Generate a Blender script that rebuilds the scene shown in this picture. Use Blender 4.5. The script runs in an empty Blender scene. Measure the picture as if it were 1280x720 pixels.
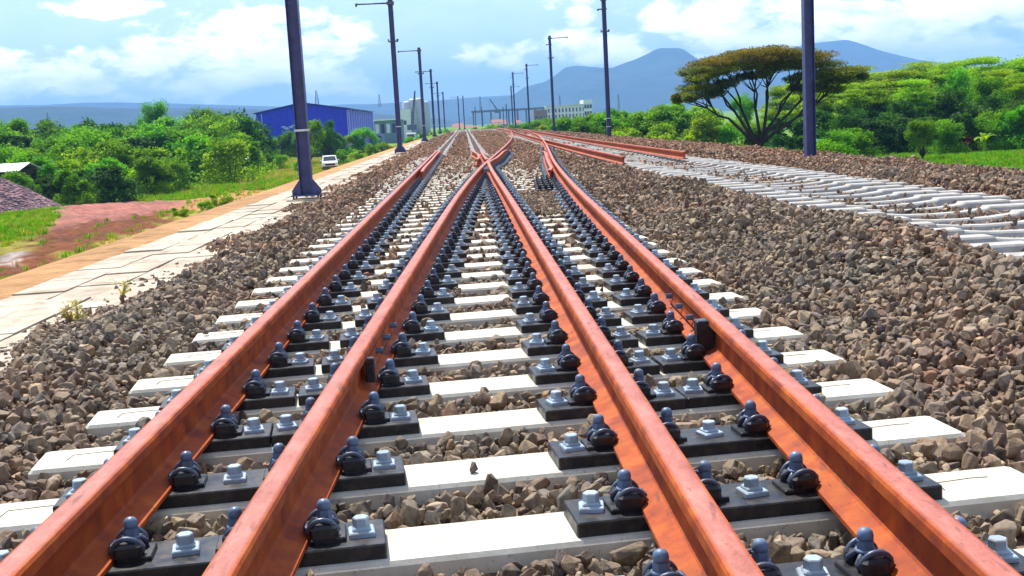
import bpy, bmesh, math, random
import numpy as np
from mathutils import Vector, Matrix
rng = np.random.default_rng(7); random.seed(7)
PI = math.pi; R = math.radians
SC = bpy.context.scene; COL = SC.collection

# ------------------------------------------------------------------ camera
F_PX, PITCH, YAW, ROLL, CH = 1453.8, 0.1421, 0.0331, -0.0548, 1.0857     # for a 1280 x 720 picture
fw = np.array([math.sin(YAW)*math.cos(PITCH), math.cos(YAW)*math.cos(PITCH), -math.sin(PITCH)])
rt = np.array([math.cos(YAW), -math.sin(YAW), 0.0]); up = np.cross(rt, fw)
RT = rt*math.cos(ROLL)+up*math.sin(ROLL); UP = -rt*math.sin(ROLL)+up*math.cos(ROLL)
cam_d = bpy.data.cameras.new('camera'); cam = bpy.data.objects.new('camera', cam_d); COL.objects.link(cam)
cam.matrix_world = Matrix(((RT[0], UP[0], -fw[0], 0), (RT[1], UP[1], -fw[1], 0), (RT[2], UP[2], -fw[2], CH), (0, 0, 0, 1)))
cam_d.sensor_width = 36; cam_d.lens = F_PX/1280*36; cam_d.clip_start = .05; cam_d.clip_end = 30000
SC.camera = cam

def ray(px, py):
    return fw+RT*(px-640)/F_PX+UP*(360-py)/F_PX
def at(px, py, z):                      # a pixel of the photograph to the level z
    d = ray(px, py); t = (z-CH)/d[2]; return np.array([0, 0, CH])+d*t
def atY(px, py, Y):                     # ... to the distance Y
    d = ray(px, py); return np.array([0, 0, CH])+d*(Y/d[1])

# ------------------------------------------------------------------ materials
def newmat(name):
    m = bpy.data.materials.new(name); m.use_nodes = True; nt = m.node_tree
    b = nt.nodes['Principled BSDF']; return m, nt, b
def node(nt, t, **kw):
    n = nt.nodes.new(t)
    for k, v in kw.items():
        if k.startswith('i_'):
            key = k[2:]; key = int(key) if key.isdigit() else key.replace('_', ' ')
            n.inputs[key].default_value = v
        else: setattr(n, k, v)
    return n
def ramp(nt, fac, stops, interp='LINEAR'):
    n = nt.nodes.new('ShaderNodeValToRGB'); cr = n.color_ramp; cr.interpolation = interp
    while len(cr.elements) < len(stops): cr.elements.new(0.5)
    for e, (p, c) in zip(cr.elements, stops):
        e.position = p; e.color = (c[0], c[1], c[2], 1) if hasattr(c, '__len__') else (c, c, c, 1)
    nt.links.new(fac, n.inputs[0]); return n.outputs[0]
def mixc(nt, fac, a, b, mode='MIX'):
    n = nt.nodes.new('ShaderNodeMix'); n.data_type = 'RGBA'; n.blend_type = mode
    for s, v in ((n.inputs[0], fac), (n.inputs[6], a), (n.inputs[7], b)):
        if hasattr(v, 'links') or hasattr(v, 'is_linked'): nt.links.new(v, s)
        elif isinstance(v, (int, float)): s.default_value = v
        else: s.default_value = (*v[:3], 1)
    return n.outputs[2]
def noise(nt, scale, detail=4, rough=.55, vec=None, dist=0):
    n = node(nt, 'ShaderNodeTexNoise'); n.inputs['Scale'].default_value = scale
    n.inputs['Detail'].default_value = detail; n.inputs['Roughness'].default_value = rough; n.inputs['Distortion'].default_value = dist
    if vec is not None: nt.links.new(vec, n.inputs['Vector'])
    return n.outputs[0]
def wpos(nt, scale=None):
    g = node(nt, 'ShaderNodeNewGeometry')
    if scale is None: return g.outputs['Position']
    m = node(nt, 'ShaderNodeMapping'); m.inputs['Scale'].default_value = scale
    nt.links.new(g.outputs['Position'], m.inputs[0]); return m.outputs[0]
def ocoord(nt, scale=None):
    g = node(nt, 'ShaderNodeTexCoord')
    if scale is None: return g.outputs['Object']
    m = node(nt, 'ShaderNodeMapping'); m.inputs['Scale'].default_value = scale
    nt.links.new(g.outputs['Object'], m.inputs[0]); return m.outputs[0]
def bump(nt, b, h, strength=.3, dist=.02):
    n = node(nt, 'ShaderNodeBump'); n.inputs['Strength'].default_value = strength; n.inputs['Distance'].default_value = dist
    nt.links.new(h, n.inputs['Height']); nt.links.new(n.outputs[0], b.inputs['Normal'])
def simple(name, c, rough=.6, metal=0, var=.15, scale=20, bmp=0.0, spec=.5, bd=.01):
    m, nt, b = newmat(name)
    v = ocoord(nt)
    n = noise(nt, scale, 5, .6, v)
    lo = tuple(max(0, x*(1-var*1.6)) for x in c); hi = tuple(min(1, x*(1+var)) for x in c)
    nt.links.new(ramp(nt, n, [(.3, lo), (.7, hi)]), b.inputs['Base Color'])
    b.inputs['Roughness'].default_value = rough; b.inputs['Metallic'].default_value = metal
    b.inputs['Specular IOR Level'].default_value = spec
    if bmp: bump(nt, b, n, bmp, bd)
    return m
MT = {}
# rail rust
def rail_mat():
    m, nt, b = newmat('rusted_rail_steel')
    p = ocoord(nt); g = node(nt, 'ShaderNodeNewGeometry')
    sx = node(nt, 'ShaderNodeSeparateXYZ'); nt.links.new(p, sx.inputs[0])
    base = ramp(nt, noise(nt, 9, 6, .62, p), [(.3, (.20, .022, .006)), (.5, (.40, .066, .004)), (.72, (.52, .125, .006))])
    # sky reflection painted into the head top, paler and pinker than web and foot
    base = mixc(nt, ramp(nt, noise(nt, 2.3, 7, .7, p), [(.46, 0), (.62, .55)]), base, (.17, .030, .010))
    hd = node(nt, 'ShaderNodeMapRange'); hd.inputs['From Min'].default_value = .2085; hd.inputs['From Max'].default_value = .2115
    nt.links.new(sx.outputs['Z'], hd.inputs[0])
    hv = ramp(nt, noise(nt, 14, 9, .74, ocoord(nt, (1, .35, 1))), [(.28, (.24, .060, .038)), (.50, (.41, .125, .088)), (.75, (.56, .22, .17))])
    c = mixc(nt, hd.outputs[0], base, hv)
    # long dark scratches and pits
    st = ramp(nt, noise(nt, 60, 3, .6, ocoord(nt, (1, .12, 1))), [(.0, 0), (.60, 0), (.65, 1)])
    pit = ramp(nt, noise(nt, 140, 2, .5, p), [(.0, 0), (.64, 0), (.69, 1)])
    pt2 = ramp(nt, noise(nt, 5, 2, .5, p), [(.45, 0), (.6, 1)])
    k = node(nt, 'ShaderNodeMath', operation='MULTIPLY'); nt.links.new(st, k.inputs[0]); nt.links.new(pt2, k.inputs[1])
    k1 = node(nt, 'ShaderNodeMath', operation='MAXIMUM'); nt.links.new(k.outputs[0], k1.inputs[0]); nt.links.new(pit, k1.inputs[1])
    k2 = node(nt, 'ShaderNodeMath', operation='MULTIPLY'); nt.links.new(k1.outputs[0], k2.inputs[0]); k2.inputs[1].default_value = .62
    c = mixc(nt, k2.outputs[0], c, (.10, .03, .015))
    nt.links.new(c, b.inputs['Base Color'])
    rr_ = node(nt, 'ShaderNodeMapRange'); rr_.inputs['To Min'].default_value = .72; rr_.inputs['To Max'].default_value = .55
    nt.links.new(hd.outputs[0], rr_.inputs[0]); nt.links.new(rr_.outputs[0], b.inputs['Roughness']); b.inputs['Specular IOR Level'].default_value = .3
    bump(nt, b, noise(nt, 120, 5, .6, p), .22, .004)
    return m
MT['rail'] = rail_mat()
def concrete(name, a, bcol, scale=6, stain=.35, bmp=.25, rough=.85):
    m, nt, b = newmat(name); p = wpos(nt)
    c = ramp(nt, noise(nt, scale, 6, .6, p), [(.3, a), (.7, bcol)])
    s = ramp(nt, noise(nt, 3.1, 5, .65, p, .6), [(.50, 0), (.72, 1)])
    k = node(nt, 'ShaderNodeMath', operation='MULTIPLY'); nt.links.new(s, k.inputs[0]); k.inputs[1].default_value = stain
    c = mixc(nt, k.outputs[0], c, tuple(x*y for x, y in zip(a, (.62, .52, .38))))
    sp = ramp(nt, noise(nt, 90, 2, .5, p), [(.0, 1), (.30, 1), (.36, 0)])
    pk = node(nt, 'ShaderNodeMath', operation='MULTIPLY'); nt.links.new(sp, pk.inputs[0]); pk.inputs[1].default_value = .45
    c = mixc(nt, pk.outputs[0], c, (.16, .12, .08))
    nt.links.new(c, b.inputs['Base Color']); b.inputs['Roughness'].default_value = rough
    b.inputs['Specular IOR Level'].default_value = .3
    bump(nt, b, noise(nt, 70, 5, .65, p), bmp, .004); return m
MT['sleeper'] = concrete('sleeper_concrete', (.47, .445, .365), (.63, .605, .52), stain=.5)
MT['bare'] = concrete('weathered_sleeper_concrete', (.34, .325, .30), (.50, .48, .44), stain=.5)
MT['slab'] = concrete('path_slab_concrete', (.36, .29, .21), (.55, .48, .38), 1.4, .75)
def worn(name, c, rough, dust, amt):
    m, nt, b = newmat(name); p = wpos(nt)
    k = ramp(nt, noise(nt, 28, 6, .68, p), [(.48, 0), (.64, amt)])
    c2 = mixc(nt, k, ramp(nt, noise(nt, 8, 4, .6, p), [(.3, tuple(x*.7 for x in c)), (.7, tuple(x*1.25 for x in c))]), dust)
    nt.links.new(c2, b.inputs['Base Color']); b.inputs['Roughness'].default_value = rough; b.inputs['Specular IOR Level'].default_value = .45
    nt.links.new(ramp(nt, noise(nt, 18, 5, .6, p), [(.35, rough*.75), (.65, min(1, rough*1.6))]), b.inputs['Roughness'])
    bump(nt, b, noise(nt, 160, 4, .6, p), .15, .002); return m
MT['plate'] = worn('black_plate_paint', (.010, .011, .015), .36, (.10, .075, .055), .35)
MT['clip'] = worn('dark_spring_steel', (.050, .072, .12), .36, (.12, .06, .04), .45)
MT['nut'] = worn('blue_grey_nut', (.10, .155, .25), .40, (.16, .10, .08), .35)
MT['bolt'] = worn('zinc_bolt', (.33, .43, .52), .42, (.26, .20, .15), .5)
MT['pole'] = simple('dark_galvanised_pole', (.062, .064, .19), .45, .1, .25, 3, .03, .5, .002)
MT['mark'] = simple('cast_mark_grime', (.26, .22, .14), .9)
MT['pad'] = simple('brown_seat_pad', (.12, .055, .035), .8)
MT['arm'] = simple('arm_steel', (.10, .11, .16), .5, .3, .2, 6)
MT['band'] = simple('pale_band_paint', (.72, .72, .74), .5, 0, .1, 10)

def stone_mat():
    m, nt, b = newmat('ballast_stone'); oi = node(nt, 'ShaderNodeObjectInfo')
    c = ramp(nt, oi.outputs['Random'], [(0, (.045, .038, .035)), (.14, (.11, .085, .062)), (.28, (.25, .19, .12)), (.42, (.14, .125, .10)),
        (.54, (.34, .26, .155)), (.66, (.13, .085, .064)), (.76, (.36, .30, .21)), (.84, (.20, .18, .15)), (.90, (.075, .064, .072)), (.96, (.50, .41, .26)), (1, (.24, .12, .065))], 'LINEAR')
    p = wpos(nt)
    n = noise(nt, 34, 5, .65, p)
    c = mixc(nt, ramp(nt, n, [(.42, 0), (.75, .55)]), c, (.40, .32, .21))
    c = mixc(nt, ramp(nt, noise(nt, 55, 4, .6, p), [(.3, .6), (.5, 0)]), c, (.035, .028, .024))
    c = mixc(nt, ramp(nt, noise(nt, .7, 3, .5, p), [(.45, 0), (.65, .8)]), mixc(nt, 1, c, (.98, .95, .93), 'MULTIPLY'), mixc(nt, 1, c, (1.12, .86, .77), 'MULTIPLY'))
    # rusty brown further away, as in the bed beyond the crossing
    sx = node(nt, 'ShaderNodeSeparateXYZ'); nt.links.new(p, sx.inputs[0])
    mr = node(nt, 'ShaderNodeMapRange'); mr.inputs['From Min'].default_value = 6; mr.inputs['From Max'].default_value = 40
    nt.links.new(sx.outputs['Y'], mr.inputs[0])
    c = mixc(nt, mr.outputs[0], c, mixc(nt, 1, c, (1.30, .92, .70), 'MULTIPLY'))
    nt.links.new(c, b.inputs['Base Color']); b.inputs['Roughness'].default_value = .78; b.inputs['Specular IOR Level'].default_value = .4
    bump(nt, b, noise(nt, 110, 4, .7, p), .5, .006); return m
MT['stone'] = stone_mat()
def bed_mat():
    m, nt, b = newmat('ballast_bed'); p = wpos(nt)
    v = node(nt, 'ShaderNodeTexVoronoi'); v.inputs['Scale'].default_value = 11; nt.links.new(p, v.inputs['Vector'])
    sp = node(nt, 'ShaderNodeSeparateColor'); nt.links.new(v.outputs['Color'], sp.inputs[0])
    c = ramp(nt, sp.outputs[0], [(0, (.045, .026, .018)), (.3, (.12, .068, .04)), (.6, (.19, .11, .065)), (1, (.28, .18, .11))])
    nt.links.new(c, b.inputs['Base Color']); b.inputs['Roughness'].default_value = .9
    bump(nt, b, v.outputs['Distance'], 1.0, .08); return m
MT['bed'] = bed_mat()

def leaf_mat(name, a, bcol, trans=.48):
    m, nt, b = newmat(name)
    at_ = node(nt, 'ShaderNodeAttribute', attribute_name='tone')
    c = ramp(nt, at_.outputs['Fac'], [(0, a), (1, bcol)])
    oi = node(nt, 'ShaderNodeObjectInfo')
    hs = node(nt, 'ShaderNodeHueSaturation'); nt.links.new(c, hs.inputs['Color'])
    mr = node(nt, 'ShaderNodeMapRange'); mr.inputs['To Min'].default_value = .78; mr.inputs['To Max'].default_value = 1.2
    nt.links.new(oi.outputs['Random'], mr.inputs[0]); nt.links.new(mr.outputs[0], hs.inputs['Value'])
    mr2 = node(nt, 'ShaderNodeMapRange'); mr2.inputs['To Min'].default_value = .485; mr2.inputs['To Max'].default_value = .515
    nt.links.new(oi.outputs['Random'], mr2.inputs[0]); nt.links.new(mr2.outputs[0], hs.inputs['Hue'])
    nt.links.new(hs.outputs[0], b.inputs['Base Color']); b.inputs['Roughness'].default_value = .6; b.inputs['Specular IOR Level'].default_value = .12
    t = node(nt, 'ShaderNodeBsdfTranslucent'); nt.links.new(mixc(nt, 1, hs.outputs[0], (1.5, 1.35, .5), 'MULTIPLY'), t.inputs[0])
    mx = node(nt, 'ShaderNodeMixShader'); mx.inputs[0].default_value = trans
    nt.links.new(b.outputs[0], mx.inputs[1]); nt.links.new(t.outputs[0], mx.inputs[2])
    nt.links.new(mx.outputs[0], nt.nodes['Material Output'].inputs['Surface']); return m
MT['leaf_bright'] = leaf_mat('bright_green_leaves', (.045, .20, .003), (.18, .42, .006))
MT['leaf_dark'] = leaf_mat('dark_green_leaves', (.016, .072, .006), (.07, .20, .012), .3)
MT['leaf_lime'] = leaf_mat('yellow_green_leaves', (.11, .26, .004), (.32, .50, .008), .5)
MT['leaf_rust'] = leaf_mat('olive_rust_leaves', (.09, .10, .012), (.34, .20, .025), .4)
MT['leaf_olive'] = leaf_mat('olive_green_leaves', (.055, .11, .006), (.22, .32, .014), .45)
MT['leaf_purple'] = leaf_mat('purple_leaves', (.05, .015, .02), (.16, .05, .035), .3)
MT['grass'] = leaf_mat('grass_blades', (.10, .25, .006), (.32, .44, .015), .4)
MT['grass_dry'] = leaf_mat('dry_stalks', (.30, .27, .08), (.48, .42, .16), .4)
MT['bark'] = simple('dark_bark', (.055, .042, .032), .9, 0, .3, 12, .5, .2, .02)

# ------------------------------------------------------------------ mesh collecting
class MB:
    def __init__(s): s.v = []; s.f = []; s.n = 0; s.t = []; s.m = []; s.sm = []
    def add(s, v, f, mi=0, smooth=False, tone=None):
        v = np.asarray(v, float).reshape(-1, 3)
        s.v.append(v); s.f += [tuple(int(i)+s.n for i in q) for q in f]
        s.m += [mi]*len(f); s.sm += [smooth]*len(f)
        s.t.append(np.full(len(v), .5) if tone is None else np.broadcast_to(tone, (len(v),)))
        s.n += len(v); return s
    def box(s, x0, x1, y0, y1, z0, z1, mi=0, bev=0.0, M=None):
        if bev <= 0:
            v = np.array([(x, y, z) for z in (z0, z1) for y in (y0, y1) for x in (x0, x1)], float)
            f = [(0, 2, 3, 1), (4, 5, 7, 6), (0, 1, 5, 4), (2, 6, 7, 3), (0, 4, 6, 2), (1, 3, 7, 5)]
        else:                                     # top edges and vertical corners chamfered
            def ring(e, z): 
                a, b_, c, d = x0+e, x1-e, y0+e, y1-e; k = bev
                return [(a+k, c, z), (b_-k, c, z), (b_, c+k, z), (b_, d-k, z), (b_-k, d, z), (a+k, d, z), (a, d-k, z), (a, c+k, z)]
            v = np.array(ring(0, z0)+ring(0, z1-bev)+ring(bev*.8, z1), float)
            f = [tuple(reversed(range(8))), tuple(range(16, 24))]
            for r_ in (0, 8): f += [(r_+i, r_+(i+1) % 8, r_+8+(i+1) % 8, r_+8+i) for i in range(8)]
        if M is not None: v = v@np.array(M)[:3, :3].T+np.array(M)[:3, 3]
        return s.add(v, f, mi)
    def tube(s, pts, rad, seg=8, mi=0, smooth=True, cap=True):
        pts = np.asarray(pts, float); n = len(pts); rad = np.broadcast_to(rad, (n,))
        t = np.gradient(pts, axis=0); t /= np.linalg.norm(t, axis=1)[:, None]+1e-9
        ref = np.array([0, 0, 1.]) if abs(t[0][2]) < .9 else np.array([1., 0, 0])
        a = np.cross(t[0], ref); a /= np.linalg.norm(a); V = []
        for i in range(n):
            a = a-t[i]*(a@t[i]); a /= np.linalg.norm(a)+1e-9; b = np.cross(t[i], a)
            for k in range(seg):
                c = 2*PI*k/seg; V.append(pts[i]+rad[i]*(a*math.cos(c)+b*math.sin(c)))
        f = [(i*seg+k, i*seg+(k+1) % seg, (i+1)*seg+(k+1) % seg, (i+1)*seg+k) for i in range(n-1) for k in range(seg)]
        if cap: f += [tuple(reversed(range(seg))), tuple((n-1)*seg+k for k in range(seg))]
        return s.add(V, f, mi, smooth)
    def lathe(s, c, prof, seg=12, mi=0, smooth=True):
        V = []; n = len(prof)
        for r_, z in prof:
            for k in range(seg): V.append((c[0]+r_*math.cos(2*PI*k/seg), c[1]+r_*math.sin(2*PI*k/seg), c[2]+z))
        f = [(i*seg+k, i*seg+(k+1) % seg, (i+1)*seg+(k+1) % seg, (i+1)*seg+k) for i in range(n-1) for k in range(seg)]
        f += [tuple(reversed(range(seg))), tuple((n-1)*seg+k for k in range(seg))]
        return s.add(V, f, mi, smooth)
    def prism(s, prof, ring_fn, n, mi=0, smooth=False, cap=True):
        m = len(prof); V = []
        for i in range(n): V += ring_fn(i, prof)
        f = [(i*m+(k+1) % m, i*m+k, (i+1)*m+k, (i+1)*m+(k+1) % m) for i in range(n-1) for k in range(m)]
        if cap: f += [tuple(range(m)), tuple(reversed([(n-1)*m+k for k in range(m)]))]
        return s.add(V, f, mi, smooth)
    def mesh(s, name, mats):
        me = bpy.data.meshes.new(name); V = np.concatenate(s.v) if s.v else np.zeros((0, 3))
        me.from_pydata(V.tolist(), [], s.f)
        for m in mats: me.materials.append(m)
        me.polygons.foreach_set('material_index', s.m); me.polygons.foreach_set('use_smooth', s.sm)
        a = me.attributes.new('tone', 'FLOAT', 'POINT'); a.data.foreach_set('value', np.concatenate(s.t).astype(np.float32))
        me.update(); return me
def link(name, me, parent=None, loc=(0, 0, 0), rz=0.0):
    o = bpy.data.objects.new(name, me); COL.objects.link(o); o.location = loc; o.rotation_euler = (0, 0, rz)
    if parent is not None: o.parent = parent
    return o
def tag(o, label=None, cat=None, group=None, kind=None):
    for k, v in (('label', label), ('category', cat), ('group', group), ('kind', kind)):
        if v: o[k] = v
    return o
def build(mb, name, mats, parent=None, loc=(0, 0, 0), rz=0.0):
    return link(name, mb.mesh(name, mats if isinstance(mats, (list, tuple)) else [mats]), parent, loc, rz)
def empty(name, loc, rz=0.0):
    o = bpy.data.objects.new(name, None); COL.objects.link(o); o.location = loc; o.rotation_euler = (0, 0, rz); o.empty_display_size = .2; return o
def copy_tree(o, parent=None):
    c = o.copy(); COL.objects.link(c)
    if parent is not None: c.parent = parent
    for ch in list(o.children): copy_tree(ch, c)
    return c
ORD = ['first', 'second', 'third', 'fourth', 'fifth', 'sixth', 'seventh', 'eighth', 'ninth', 'tenth', 'eleventh', 'twelfth',
       'thirteenth', 'fourteenth', 'fifteenth', 'sixteenth', 'seventeenth', 'eighteenth', 'nineteenth', 'twentieth']

# ------------------------------------------------------------------ tracks in plan (centre lines of rail heads)
def smooth_path(pts, step=.5):
    P = np.array(pts, float); ys = np.arange(P[0, 1], P[-1, 1]+1e-6, step)
    # monotone-ish cubic through the points
    n = len(P); m = np.zeros(n); d = np.diff(P[:, 0])/np.diff(P[:, 1]); m[1:-1] = (d[:-1]+d[1:])/2; m[0] = d[0]; m[-1] = d[-1]
    out = []
    for y in ys:
        i = min(max(np.searchsorted(P[:, 1], y)-1, 0), n-2); h = P[i+1, 1]-P[i, 1]; t = (y-P[i, 1])/h
        x = (2*t**3-3*t**2+1)*P[i, 0]+(t**3-2*t**2+t)*h*m[i]+(-2*t**3+3*t**2)*P[i+1, 0]+(t**3-t**2)*h*m[i+1]; out.append((x, y))
    return np.array(out)
B_CTRL = [(-.66, -2), (-.60, .5), (-.535, 3), (-.435, 6.05), (-.30, 10), (-.11, 15.2), (.29, 23.6), (.86, 33.2), (1.45, 43), (2.18, 56.3), (2.75, 68), (3.23, 80), (3.85, 96), (4.35, 113), (4.62, 133), (4.74, 160), (4.8, 185)]
R1X, R3X = -1.020, .486
R2P = smooth_path(B_CTRL); R4P = smooth_path([(x+1.507+(0 if y < 60 else 0), y) for x, y in B_CTRL])
R1P = smooth_path([(R1X, -2), (R1X, 20), (R1X, 41.5)]); 
R3P = smooth_path([(R3X, -2), (R3X, 12), (R3X, 25.2), (.505, 26.4), (.60, 27.6), (.73, 29), (1.01, 33.2), (1.16, 35.6), (1.34, 37.4)])
CLP = smooth_path([(3.38, 25), (3.40, 33), (3.52, 50), (3.72, 66), (4.10, 90), (4.45, 110), (4.66, 133), (4.76, 160), (4.82, 185)], 1)
CRP = smooth_path([(4.885, 26), (4.90, 33), (5.02, 50), (5.22, 66), (5.60, 90), (5.95, 110), (6.16, 133), (6.26, 160), (6.32, 185)], 1)
AX = -.267
def x_at(P, y): return float(np.interp(y, P[:, 1], P[:, 0]))
Z0 = .04
half = [(.0, .172), (.020, .1715), (.031, .168), (.0355, .160), (.036, .150), (.0365, .1345), (.0355, .1325), (.0135, .1215), (.0090, .110), (.00825, .090), (.00825, .060), (.010, .044), (.018, .034), (.034, .0275), (.070, .0145), (.075, .012), (.075, .0), (.0, 0)]
RPROF = [(x, z) for x, z in half[1:-1]]+[(-x, z) for x, z in reversed(half[1:-1])]
def rail_mesh(mb, P, z0=Z0, y0=None, y1=None):
    Q = P
    if y0 is not None: Q = Q[(Q[:, 1] >= y0) & (Q[:, 1] <= y1)]
    t = np.gradient(Q, axis=0); t /= np.linalg.norm(t, axis=1)[:, None]
    def ring(i, prof):
        nx, ny = t[i][1], -t[i][0]
        return [(Q[i][0]+x*nx, Q[i][1]+x*ny, z0+z) for x, z in prof]
    mb.prism(RPROF, ring, len(Q), smooth=True)
def rail(P, label, group='rusty running rails of the turnout', z0=Z0):
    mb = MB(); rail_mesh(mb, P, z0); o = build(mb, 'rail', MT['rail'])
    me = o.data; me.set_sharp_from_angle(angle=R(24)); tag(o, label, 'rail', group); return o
r1 = rail(R1P, 'outermost rusty rail on the slab path side of the two crossing tracks')
r2 = rail(R2P, 'long rusty rail crossing over at the frog and ending at the far curve')
r3 = rail(R3P, 'rusty rail from the bottom edge that bends off at the frog as a wing rail')
r4 = rail(R4P, 'rusty rail beside the long ballast heap, dark scratches along its head')
rc1 = rail(CLP, 'cut rusty rail of the side track, the end nearer the ballast heap', 'cut rails of the side track')
rc2 = rail(CRP, 'cut rusty rail of the side track, the end nearer the trees', 'cut rails of the side track')
stub = rail(smooth_path([(.50, 28.4), (.487, 31), (.486, 38.2)]), 'short rusty stub rail just beyond the frog, in line with the straight track', 'rails of the frog')
wing = rail(smooth_path([(.27, 28.9), (.33, 30.5), (.345, 34), (.20, 38.4)], .3), 'short flared rail left of the stub rail beyond the frog', 'rails of the frog')
ck1 = rail(smooth_path([(R1X+.14, 23), (R1X+.12, 24), (R1X+.118, 30), (R1X+.12, 40), (R1X+.14, 41)], .3), 'check rail lying close beside the outer rail near the slab path', 'check rails')
def off_path(P, d, y0, y1, fl=.06):
    ys = np.arange(y0, y1, .4); e = np.clip(1-np.minimum(ys-y0, y1-ys)/1.2, 0, 1)
    return np.array([(x_at(P, y)+d-math.copysign(fl, -d)*(-1)*(-1)*k if False else x_at(P, y)+d+math.copysign(fl, d)*k, y) for y, k in zip(ys, e)])
ck2 = rail(off_path(R4P, -.125, 20.4, 33.5), 'check rail lying close beside the rail along the ballast heap', 'check rails')

# fishplates (joint bars) on rails 2 and 4
def fishplate(par, P, side, y0, y1):
    mb = MB(); ys = np.linspace(y0, y1, 9)
    prof = [(.0125, .046), (.030, .042), (.034, .050), (.026, .066), (.024, .104), (.031, .118), (.0125, .122)]
    Q = np.array([(x_at(P, y), y) for y in ys])
    mb.prism([(side*a, b) for a, b in (prof if side > 0 else prof[::-1])], lambda i, pr: [(Q[i][0]+a, Q[i][1], Z0+b) for a, b in pr], len(Q))
    f = build(mb, 'fishplate', MT['rail'], par)
    for y in np.linspace(y0+.09, y1-.09, 4):
        b = MB(); x = x_at(P, y)+side*.024
        b.tube([(x, y, Z0+.085), (x+side*.034, y, Z0+.085)], .014, 6, smooth=False); build(b, 'bolt', MT['nut'], f)
fishplate(r2, R2P, 1, 4.62, 5.75); fishplate(r4, R4P, -1, 4.95, 6.15)
mb = MB(); x = x_at(R4P, 4.95)-.055; mb.box(x-.035, x+.045, 4.88, 4.95, Z0+.02, Z0+.155, bev=.004)
build(mb, 'joint_block', MT['plate'], r4)
mb = MB(); x = x_at(R2P, 4.62)+.055; mb.box(x-.025, x+.012, 4.585, 4.62, Z0+.04, Z0+.14, bev=.004)
build(mb, 'joint_block', MT['plate'], r2)
# spacer blocks of the frog
for y in (24.0, 25.0, 26.0, 27.0, 29.0, 30.2, 31.5):
    a, b_ = x_at(R2P, y)+.02, x_at(R3P, y)-.02
    if b_-a < .03: continue
    mb = MB(); mb.box(a, b_, y-.07, y+.07, .09, .17, bev=.006)
    tag(build(mb, 'spacer_block', MT['bolt']), 'steel spacer block between the meeting rails short of the frog' if y < 28 else 'steel spacer block between the crossing rail and the wing rail', 'spacer', 'spacers short of the frog' if y < 28 else 'spacers beyond the frog')

# ------------------------------------------------------------------ fastenings
def clip_meshes():
    b = MB()                                        # black shoulder block with its feet
    b.box(.002, .088, -.052, .052, 0, .013, bev=.003)
    for s in (-1, 1): b.box(-.004, .066, s*.036-.021, s*.036+.021, .013, .047, bev=.008)
    blk = b.mesh('clip_base', [MT['plate']])
    c = MB()
    for s in (-1, 1):
        a = np.linspace(PI*1.02, -.25, 13)
        arch = [(.028+.036*math.cos(k), s*(.036+.006*math.sin(k)), .024+.036*math.sin(k)) for k in a]
        arch += [(.066, s*.024, .030), (.050, s*.012, .046), (.036, 0, .049)]
        c.tube(arch, .0070, 8)
    c.tube([(.005, -.034, .031), (-.014, -.020, .034), (-.014, .020, .034), (.005, .034, .031)], .007, 6)
    cl = c.mesh('spring', [MT['clip']])
    n = MB(); n.lathe((.036, 0, 0), [(.023, .048), (.025, .051), (.023, .055), (.019, .0565)], 14)
    n.lathe((.036, 0, 0), [(.0205, .056), (.0205, .076)], 6, smooth=False)
    n.lathe((.036, 0, 0), [(.0180, .076), (.0185, .086), (.0165, .095), (.0115, .101), (.003, .104)], 14)
    nu = n.mesh('nut', [MT['nut']])
    h = MB()
    h.box(-.034, .034, -.038, .030, 0, .013, bev=.003); h.box(-.024, .024, -.024, .024, .013, .022, bev=.004)
    h.lathe((0, 0, 0), [(.0225, .022), (.0225, .043), (.020, .046), (.0, .0462)], 6, smooth=False)
    hb = h.mesh('bolt', [MT['bolt']])
    return blk, cl, nu, hb
ME_BLK, ME_CLIP, ME_NUT, ME_BOLT = clip_meshes()
def lod_geom():
    def get(me): 
        v = np.zeros(len(me.vertices)*3); me.vertices.foreach_get('co', v); return v.reshape(-1, 3), [tuple(p.vertices) for p in me.polygons]
    L = MB(); L.box(0, .06, -.05, .05, 0, .04); L.box(.0, .06, -.045, .045, .04, .055); L.lathe((.036, 0, 0), [(.017, .05), (.016, .095), (.006, .107)], 6)
    H = MB(); H.box(-.034, .034, -.036, .030, 0, .02); H.lathe((0, 0, 0), [(.0225, .02), (.021, .045), (.0, .0462)], 6)
    return L, H
LC, LH = lod_geom()
SK = .109; SANG = math.atan(SK); Y00 = 2.2595; SPC = .6; SW = .255
sl_me = None
def sleeper_mesh(L, w=SW):
    mb = MB(); mb.box(-L, L, -w/2, w/2, -.20, 0, bev=.012); return mb.mesh('sleeper', [MT['sleeper']])
SLEN = 1.575
ME_SL = sleeper_mesh(SLEN)
GPOS = []                                          # rectangles kept free of stones: (cx, cy, angle, halfx, halfy)
def rails_at(y):
    L = [('1', R1X), ('2', x_at(R2P, y)), ('3', R3X if y < 25.5 else x_at(R3P, y)), ('4', x_at(R4P, y))]
    return L
NA = 0
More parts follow.
